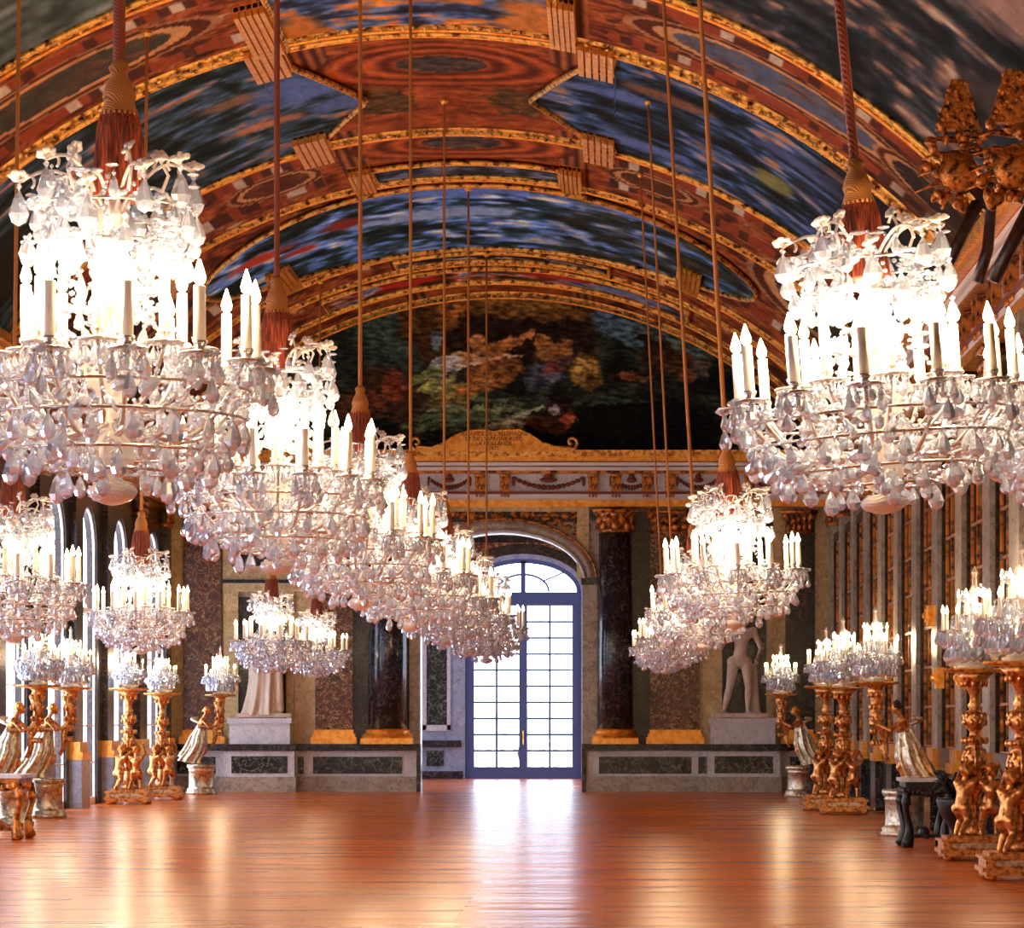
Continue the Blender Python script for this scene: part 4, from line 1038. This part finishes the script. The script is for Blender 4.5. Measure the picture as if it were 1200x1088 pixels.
for i in range(110):
    R = math.sqrt(rc.uniform(.02,.62)); an = rc.uniform(0,2*PI); z = rc.uniform(-.62,-.12)+.2*(R-.5); cl.merge(rc.choice((pear_m,ros,pear_l)), xf((R*cos(an),R*sin(an),z), rc.uniform(.9,1.5), rc.uniform(-.6,.6), 0, an))
for i in range(90):
    z = rc.uniform(.15,1.05); R = rc.uniform(.12,.34+.12*abs(z-.6)*1.2); an = rc.uniform(0,2*PI); cl.merge(rc.choice((pear_m,ros,flower,pear_l)), xf((R*cos(an),R*sin(an),z), rc.uniform(.9,1.5), rc.uniform(-.8,.8), 0, an))
for i in range(120):
    z = rc.uniform(.66,1.26); R = rc.uniform(.3,.58); an = rc.uniform(0,2*PI); cl.merge(rc.choice((pear_m,pear_l,ros)), xf((R*cos(an),R*sin(an),z), rc.uniform(1.0,1.6), 0, 0, an))
for i in range(12): an=2*PI*(i+.5)/12; cl.merge(flower, xf((.5*cos(an),.5*sin(an),1.04),1.2,.5,0,an)); cl.merge(flower, xf((.42*cos(an),.42*sin(an),.8),1.1,.5,0,an)); cl.merge(flower, xf((1.05*cos(an),1.05*sin(an),-.0),1.0,.5,0,an))
CH['cluster'] = cl.data('crystal_cluster','crystal')

def add_light(parent, loc, e, r=.03, col=(1,.72,.42)):
    l = bpy.data.lights.new('candle_light','POINT'); l.energy = e; l.shadow_soft_size = r; l.color = col
    o = bpy.data.objects.new('candle_light', l); COL.objects.link(o); o.parent = parent; o.location = loc; return o
LE = 1.0
def chandelier(px, k, zpl, R, label, group, lod, lean=0.0, zs=1.0, nl=4, rz=0.0, e=1.0):
    root = thing('crystal_chandelier', label, 'chandelier', (wx(px,k), FPX/k, zpl), (0,-lean,rz), (R,R,R*zs), group)
    link('glass_stem', CH['stem'], root); link('bottom_ball', CH['ball'], root)
    c = link('crystal_cluster', CH['cluster'], root); c['kind'] = 'stuff'
    if lod == 0:
        for m in CH['arm_o']+CH['arm_i']: link('arm', m, root)
        for m in CH['hoop']: link('hoop', m, root)
        for m in CH['crown']: link('crown_arm', m, root)
        for s, p, r_, sc in PL: link('pendant', CH['pear'][s], root, p, (0,0,r_), (sc,)*3)
    else:
        link('arm_frame', CH['arms_all'], root); link('hoop_frame', CH['hoops_all'], root); link('crown', CH['crown_all'], root)
        c = link('pendant_fringe', CH['pend_all'], root); c['kind'] = 'stuff'
    for i, p in enumerate(OUT+INN):
        link('drip_pan', CH['pan'], root, p)
        if lod < 2: link('candle_socket', CH['socket'], root, p)
        cd = link('candle', CH['candle'], root, p); link('flame', CH['flame'], cd)
    # warm light of the candle flames
    if nl == 1: add_light(root, (0,0,.72), 240*e, .1)
    else:
        for i in range(nl):
            p = OUT[(i*NO//nl) % NO]; add_light(root, (p[0]*.82,p[1]*.82,.52), 240*e/nl, .03)
        add_light(root, (.0,-.22,.62), 16*e, .03)
    return root
def cord(px_top_lean, px, k, zb, label, rad, mat, grp, ts=1.0, tassel=True):
    """cord from chandelier top (px at height zb) straight to the vault; lean = metres towards -x per metre"""
    X = wx(px,k); Y = FPX/k
    H = EYE+vh(X)-zb
    for _ in range(4): H = EYE+vh(X-px_top_lean*H)-zb
    r = thing('chandelier_cord', label, 'cord', (X,Y,zb), None, None, grp)
    n = max(8, int(H/1.0)); pts = [(-px_top_lean*H*i/n, 0, H*i/n) for i in range(n+1)]
    MB().tube(pts, rad, 8).build('cord', mat, r, True)
    MB().lathe([(.06*ts,0),(.08*ts,-.05),(.04*ts,-.1)],12,(-px_top_lean*H,0,H)).build('ceiling_rose','gold', r, True)
    if tassel:
        tp = MB(); tp.lathe([(rad,.78),(.06,.74),(.045,.70),(.075,.64),(.095,.58),(.085,.54),(.10,.50),(.105,.47)],18)
        o = tp.build('tassel_head', 'rope_gold', r, True, (-.0,0,0)); o.scale = (ts,ts,ts); o.rotation_euler = (0,-px_top_lean,0)
        sk = MB(); sk.lathe([(.10,.49),(.12,.4),(.135,.2),(.15,0)],40,ripple=.06,lobes=20); o = sk.build('tassel_fringe','tassel_fringe', r, False); o.scale = (ts,ts,ts); o.rotation_euler = (0,-px_top_lean,0)
    return r
orde = ['first','second','third','fourth','fifth','sixth','seventh']
# central row
for i in range(7):
    k = FPX/ (17.14+8.35*i); k = 1/(.00476+.00232*i)
    px = VX-(CX0+.1)*k; R = .86
    lab = ['large crystal chandelier at upper left, nearest of the receding middle row','second chandelier of the middle row, overlapping behind the big upper left one','third chandelier of the middle row, counted from the big upper left one',
           'fourth chandelier of the middle row, just left of the cartouche inscription','fifth chandelier of the middle row, its flames below the cornice beside the arch','sixth chandelier of the middle row, in front of the arch opening','seventh and farthest chandelier of the middle row, in front of the tall window'][i]
    chandelier(px, k, 3.73, R, lab, 'crystal chandeliers of the middle row', 0 if i < 2 else (1 if i < 4 else 2), 0.0, 1.0, (6,4,2,2,1,1,1)[i], .13*i)
    big = i == 0
    rad = (.028,.024,.022,.022,.022,.022,.022)[i]
    cord(0.0, px+(8 if i == 0 else 0), k, 3.73+1.08*R, 'braided cord holding the %s chandelier of the middle row' % orde[i], rad*(1.25 if big else 1), 'rope_red' if i < 2 else 'rope_gold', 'cords of the middle row', 1.0)
# right row
for i, (px, k, R, lean) in enumerate(((1027,298,.58,.075),(859,135,.62,.045),(819,100,.60,.045),(792,75,.60,.04),(779,66,.60,.04))):
    lab = ['large crystal chandelier at upper right, nearest of the right row','second chandelier of the right row, above the right niche statue','third chandelier of the right row, lower left of the second one','fourth chandelier of the right row, a small one mostly behind the third','fifth and farthest chandelier of the right row'][i]
    chandelier(px, k, 3.03, R, lab, 'crystal chandeliers of the right row', (0,1,1,2,2)[i], lean, .88, (6,3,2,1,1)[i], .2*i+.1, .6)
    top = 3.03+.92*R*.88
    cord(lean*1.3, px-lean*.92*R*k, k, top, 'braided cord holding the %s chandelier of the right row' % orde[i], (.02,.02,.02,.018,.018)[i], 'rope_red' if i < 1 else 'rope_gold', 'cords of the right row', (.62,.8,.8,.8,.8)[i])
chandelier(1300, 250, 3.2, .62, 'crystal chandelier cut off by the right edge of the photo', 'crystal chandeliers of the right row', 0, .0, .9, 3, .35, .5)
# left row along the windows
for i, (px, k, R) in enumerate(((15,108,.76),(165,85,.69),(318,62,.74),(371,54,.70))):
    lab = ['crystal chandelier at the left edge, in front of the windows','crystal chandelier with cord and tassel before the left wall windows','crystal chandelier hanging in front of the draped niche statue','small crystal chandelier just right of the one before the draped statue'][i]
    chandelier(px, k, 3.22, R, lab, 'crystal chandeliers of the left row', (1,1,2,2)[i], 0, .92, (2,2,1,1)[i], .3*i, .6)
    cord(-.012, px, k, 3.22+.98*R, 'braided cord holding the %s chandelier of the left row' % orde[i], (.022,.022,.018,.018)[i], 'rope_gold', 'cords of the left row', .95)

# ---- girandoles on the stands
g = MB(); g.lathe([(.16,0),(.17,.03),(.08,.06),(.04,.1),(.07,.16),(.11,.22),(.05,.3),(.04,.42),(.08,.5),(.09,.58),(.04,.66),(.03,.8),(.06,.86),(.03,.92),(.02,1.02),(.035,1.06),(.002,1.14)],12,ripple=.08,lobes=6); GI_stem = g.data('glass_stem','crystal_milky')
GC = [(.36*cos(2*PI*i/8), .36*sin(2*PI*i/8), .40) for i in range(8)]+[(.18*cos(2*PI*(i+.5)/5), .18*sin(2*PI*(i+.5)/5), .58) for i in range(5)]
g = MB()
for p in GC:
    a0 = math.atan2(p[1],p[0]); R = math.hypot(p[0],p[1]); g.tube([(r*cos(a0),r*sin(a0),z) for r,z in [(.04+(R-.04)*t, .2+(p[2]-.2)*t-.14*sin(PI*t)) for t in [q/8 for q in range(9)]]], .011, 5)
GI_arm = g.data('arm_frame','silver_arm',True)
g = MB(); rg = random.Random(4)
for p in GC:
    for q in range(6): an = 2*PI*q/6; g.merge(pear_m, xf((p[0]+.07*cos(an),p[1]+.07*sin(an),p[2]), rg.uniform(.9,1.4),0,0,an))
for i in range(110):
    an = rg.uniform(0,2*PI); z = rg.uniform(.2,.46); R = (.14+.3*(z/.46))*rg.uniform(.5,1); g.merge(rg.choice((pear_m,ros,pear_l,flower)), xf((R*cos(an),R*sin(an),z), rg.uniform(.8,1.4), rg.uniform(-.8,.8), 0, an))
for i in range(40):
    an = rg.uniform(0,2*PI); z = rg.uniform(.5,.95); R = .05+.1*rg.random(); g.merge(rg.choice((pear_s,ros,flower)), xf((R*cos(an),R*sin(an),z), rg.uniform(.9,1.3), rg.uniform(-.8,.8), 0, an))
for i in range(24): an = 2*PI*i/24; g.merge(pear_l, xf((.3*cos(an),.3*sin(an),.26),1.2,0,0,an))
GI_cl = g.data('crystal_cluster','crystal')
g = MB(); g.lathe([(.02,0),(.06,0),(.065,.012),(.02,.012)],10); GI_pan = g.data('drip_pan','silver_arm')
g = MB(); g.lathe([(.02,.012),(.018,.2),(.008,.205)],8); GI_candle = g.data('candle','candle_wax',True)
g = MB(); g.lathe([(.003,.2),(.014,.215),(.02,.235),(.012,.27),(.002,.3)],8); GI_flame = g.data('flame','flame',True)
def girandole(loc, label, s=1.0, e=45):
    r = thing('crystal_girandole', label, 'candelabrum', loc, (0,0,loc[0]), (s,s,s), 'crystal girandoles on gilded stands')
    link('glass_stem', GI_stem, r); link('arm_frame', GI_arm, r); c = link('crystal_cluster', GI_cl, r); c['kind'] = 'stuff'
    for p in GC:
        link('drip_pan', GI_pan, r, p); cd = link('candle', GI_candle, r, p); link('flame', GI_flame, cd)
    add_light(r, (0,-.15,.78), e, .05); add_light(r, (0,.1,.3), e*.2, .05)
L1 = woman_stand(14, 71, False, 'gilded draped woman on round pedestal at the far left edge, behind the gilt table')
L2 = woman_stand(54, 66, False, 'gilded draped woman on round pedestal, second from the left edge')
L3 = putti_stand(151, 57, 'gilded stand with putti at left, the nearer and larger one of the left pair', 1.0)
L4 = putti_stand(190, 54, 'gilded stand with putti at left, the farther one of the left pair', .97)
L5 = woman_stand(236, 50.5, False, 'gilded woman on silver pedestal in front of the left end wall')
R5 = woman_stand(938, 52, True, 'small gilded woman in the dark right corner beside the right niche statue')
R4 = putti_stand(968, 61, 'gilded stand with putti at right, the farther one of the middle pair', 1.0)
R3 = putti_stand(988, 57.5+6, 'gilded stand with putti at right, the nearer one of the middle pair', .98)
RW = woman_stand(1060, 78, True, 'large gilded half-draped woman with dark hair at right behind the dark table', True)
R2 = putti_stand(1142, 94, 'gilded stand with putti near the right edge, left one of the nearest pair', 1.0)
R1 = putti_stand(1196, 107, 'gilded stand with putti cut by the right edge, nearest of all', 1.0)
for loc, lab, s in ((L1,'crystal candelabrum above the leftmost gilded woman',.95),(L2,'crystal candelabrum above the second gilded woman from the left',.95),(L3,'crystal candelabrum on the nearer putti stand at left',.85),
    (L4,'crystal candelabrum on the farther putti stand at left',.85),(L5,'small crystal candelabrum with spire on the woman before the left end wall',1.0),(R5,'small crystal candelabrum in the right corner of the end wall',1.0),
    (R4,'crystal candelabrum on the farther putti stand of the right middle pair',1.0),(R3,'crystal candelabrum on the nearer putti stand of the right middle pair',1.15),(RW,'crystal candelabrum carried by the large woman at right',1.0),
    (R2,'large crystal candelabrum near the right edge on the left putti stand',1.12),(R1,'crystal candelabrum cut by the right edge on the nearest putti stand',1.15)):
    girandole(loc, lab, s)

# ---- marble niche statues
SJ = dict(pelvis=(0,0,.70), chest=(.02,-.02,.99), neck=(.02,-.02,1.14), head=(.03,-.03,1.2), face=(-.4,-1,0),
    hipL=(.08,0,.68), hipR=(-.08,0,.68), knL=(.11,-.05,.37), knR=(-.13,-.08,.37), anL=(.1,0,.06), anR=(-.2,.02,.06), toeL=(.13,-.12,.025), toeR=(-.25,-.09,.025),
    shL=(.17,-.01,1.08), shR=(-.14,-.03,1.09), elL=(.27,-.04,.84), elR=(-.24,-.06,.86), haL=(.2,-.2,.7), haR=(-.2,-.22,1.0))
sb = MB(); body(sb, SJ, 1.0, False); head(sb, (.03,-.03,1.28), .2, SJ['face']); hand(sb, SJ['haL'], (-.1,-.6,-.6), 1, (-1,0,0)); hand(sb, SJ['haR'], (.2,-.3,.9), 1, (1,0,0))
sb.box(-.36,.36,-.2,.2,-.02,.04); sb.cap((.2,.1,.0),(.17,.1,.6),.07,.05)
man_me = remesh(sb, 'body', 'marble_statue', .012, 3); manh = remesh(hair_mb((.03,-.03,1.28), .2, SJ['face'], False), 'hair', 'marble_statue', .012, 1)
def plinth_stat(px0, px1, label):
    o = MB(); w = (px1-px0)/KF/2
    r = thing('statue_plinth', label, 'plinth', ((FX(px0)+FX(px1))/2, YF-.5, FZ(872)-.0), group='marble plinths under the niche statues')
    MB().box(-w+.03,w-.03,-.28,.3,0,.52).build('block','marble_white', r)
    MB().box(-w-.02,w+.02,-.33,.34,.49,.62).build('cornice','marble_white', r)
plinth_stat(272,345,'white marble plinth under the draped statue at left'); plinth_stat(830,908,'white marble plinth under the nude statue at right')
for (x0,x1) in ((268,349),(828,912)):
    fstruct('wall_far_dado_block','marble_white',(x0,x1,880,910,.8,.2)); fstruct('wall_far_dado_cap','marble_black',(x0-1,x1+1,872,880,.9,.3)); fstruct('wall_far_plinth','marble_grey',(x0-2,x1+2,910,928,.86,.29))
    fstruct('wall_far_dado_inset','marble_green',(x0+8,x1-8,886,906,.815,.8))
zt = FZ(872)+.62
r = thing('marble_statue', 'pale marble nude standing statue on the right plinth', 'statue', (FX(866), YF-.5, zt+.045), None, (1.9,1.6,1.9), 'niche statues')
link('body', man_me, r); link('hair', manh, r)
r = thing('marble_statue', 'pale marble draped standing statue on the left plinth', 'statue', (FX(312), YF-.5, zt+.045), (0,0,.2), (1.75,1.45,1.75), 'niche statues')
link('body', man_me, r); link('hair', manh, r)
dr = drape([((0,0,1.05),.13,.12),((0,0,.95),.15,.13),((0,0,.8),.15,.14),((0,0,.7),.19,.17),((0,0,.5),.19,.18),((-.02,0,.3),.2,.2),((-.04,0,.1),.23,.21),((-.05,0,.01),.26,.23)],56,7,.12,2)
dr.tube([(-.16+.36*t/10,-.17-.02*sin(t),.62+.3*t/10) for t in range(11)], .045, 8)
dr.tube([(.2,-.1+.0*t,.92-.085*t) for t in range(11)], lambda u:.04+.03*u, 8)
link('drapery', remesh(dr,'drapery','marble_statue',.014,1), r)

# ---- tables
def console_table(px, k, z, w, d, mats, label, rz):
    r = thing('console_table', label, 'table', (wx(px,k), FPX/k, 0), (0,0,rz))
    MB().box(-w,w,-d,d,z-.05,z).build('tabletop', mats[0], r)
    ap = MB(); ap.box(-w+.04,w-.04,-d+.04,d-.04,z-.24,z-.05)
    for i in range(9):
        for s in (-1,1): ap.ell((-w+.1+(2*w-.2)*i/8, s*(d-.03), z-.16-.05*(1-abs(i-4)/4)),(.06,.03,.05),7,5)
    for i in range(5):
        for s in (-1,1): ap.ell((s*(w-.03), -d+.1+(2*d-.2)*i/4, z-.17),(.03,.05,.05),7,5)
    ap.build('apron', mats[1], r, False)
    for sx in (-1,1):
        for sy in (-1,1):
            lg = MB(); lg.tube([(sx*(w-.07+.03*sin(t*.55)), sy*(d-.07+.03*sin(t*.55)), (z-.2)*(1-t/12)+.02) for t in range(13)], lambda u: .065-.03*sin(PI*min(1,u*1.1))+.02*u, 10)
            lg.ell((sx*(w-.06),sy*(d-.06),.05),(.075,.075,.055),10,6); lg.ell((sx*(w-.05),sy*(d-.05),z-.32),(.07,.07,.09),8,6)
            lg.build('leg', mats[2], r, True)
    st = MB(); st.box(-w+.08,w-.08,-.03,.03,.12,.17); st.box(-.03,.03,-d+.08,d-.08,.12,.17); st.ell((0,0,.2),(.08,.08,.08),10,8); st.build('stretcher', mats[1], r)
console_table(0, 80, .95, .42, .55, ('marble_white','gold_dark','gold_dark'), 'carved gilt console table with pale marble top at the bottom left edge', 0)
console_table(1083, 85, .95, .34, .5, ('marble_white','black','black'), 'dark carved console table with pale marble top at right before the gilded woman', 0)
b = thing('planter_urn','dark low urn with leaves on the floor line between table and right putti stands','urn',(wx(1120,89),FPX/89,0))
MB().lathe([(.16,0),(.18,.05),(.08,.12),(.07,.3),(.2,.5),(.26,.68),(.25,.72)],20).build('bowl','black', b, True)
u = MB(); ru = random.Random(8)
for i in range(26): an = ru.uniform(0,2*PI); u.tube([(0,0,.7),(.16*cos(an),.16*sin(an),.9+ru.uniform(0,.15)),(.3*cos(an),.3*sin(an),.98+ru.uniform(-.2,.12))], lambda t:.03*(1-t)+.008, 5)
u.build('leaves','black', b, True)

# ---- gilded trophies at the springing of the vault
def trophy(px, k, label, s=1.0):
    X = wx(px,k); r = thing('gilt_trophy', label, 'sculpture', (X, FPX/k, wz(285,k)), None, (s,s,s), 'gilded trophies at the cornice')
    rt = random.Random(int(px)); mb = MB()
    mb.tube([(.3,-.05,-.6),(.45,-.05,-.1),(.5,-.05,.5),(.1,-.05,1.0)], .09, 8); mb.tube([(-.28,-.05,-.55),(.05,-.05,.1),(.3,-.05,.6)], .1, 8)
    mb.tube([(.3,0,.9),(.7,0,.8),(1.15,0,.62)], .09, 8); mb.build('scroll_bracket','wood_dark', r, True)
    mb = MB()
    for i in range(60):
        z = rt.uniform(.55,1.85); w = .55*(1-abs(z-1.15)/1.5); x = rt.uniform(-w,w); mb.ell((x,rt.uniform(-.12,.1),z),(rt.uniform(.05,.15),.08,rt.uniform(.04,.1)),8,5,Euler((0,rt.uniform(0,3),0)))
    for s2 in (-1,1):
        for j in range(4): mb.tube([(0,0,.8+j*.25),(s2*.3,-.08,.9+j*.22),(s2*(.66-.06*j),-.1,.84+j*.25+.1*s2)], lambda t:.05*(1-t)+.012, 6)
    for z in (.85,1.2): mb.tube([(.2*cos(t*.5),-.15+.02*t,z+.16*sin(t*.5)) for t in range(9)], .04, 6)
    mb.build('trophy_arms','gold_dark', r, True)
    mb = MB(); mb.lathe([(.2,0),(.3,.04),(.28,.1),(.1,.16)],16,mx=T(Vector((0,-.1,1.05)))@Euler((PI/2,0,0)).to_matrix().to_4x4()); mb.build('shield','gold_dark', r, True)
    mb = MB(); mb.add([(-.34,-.1,1.7),(.34,-.1,1.7),(.34,.1,1.7),(-.34,.1,1.7),(-.1,-.1,2.45),(.12,-.1,2.45),(.12,.1,2.45),(-.1,.1,2.45)], [(0,1,5,4),(1,2,6,5),(2,3,7,6),(3,0,4,7),(4,5,6,7),(3,2,1,0)])
    for i in range(30): z = rt.uniform(1.72,2.4); w = .34-(z-1.7)*.3; mb.ell((rt.uniform(-w,w),-.11,z),(.04,.02,.04),6,4)
    mb.build('pyramid_top','gold_dark', r)
trophy(1122, 105, 'gilded military trophy on the right cornice, left one of the two', .74)
trophy(1186, 118, 'gilded military trophy cut by the right edge of the photo', .7)
trophy(2, 64, 'gilded trophy fragment at the left edge above the chandeliers', .8)
# ================================================================== daylight
# (sky through the windows comes from the world background)
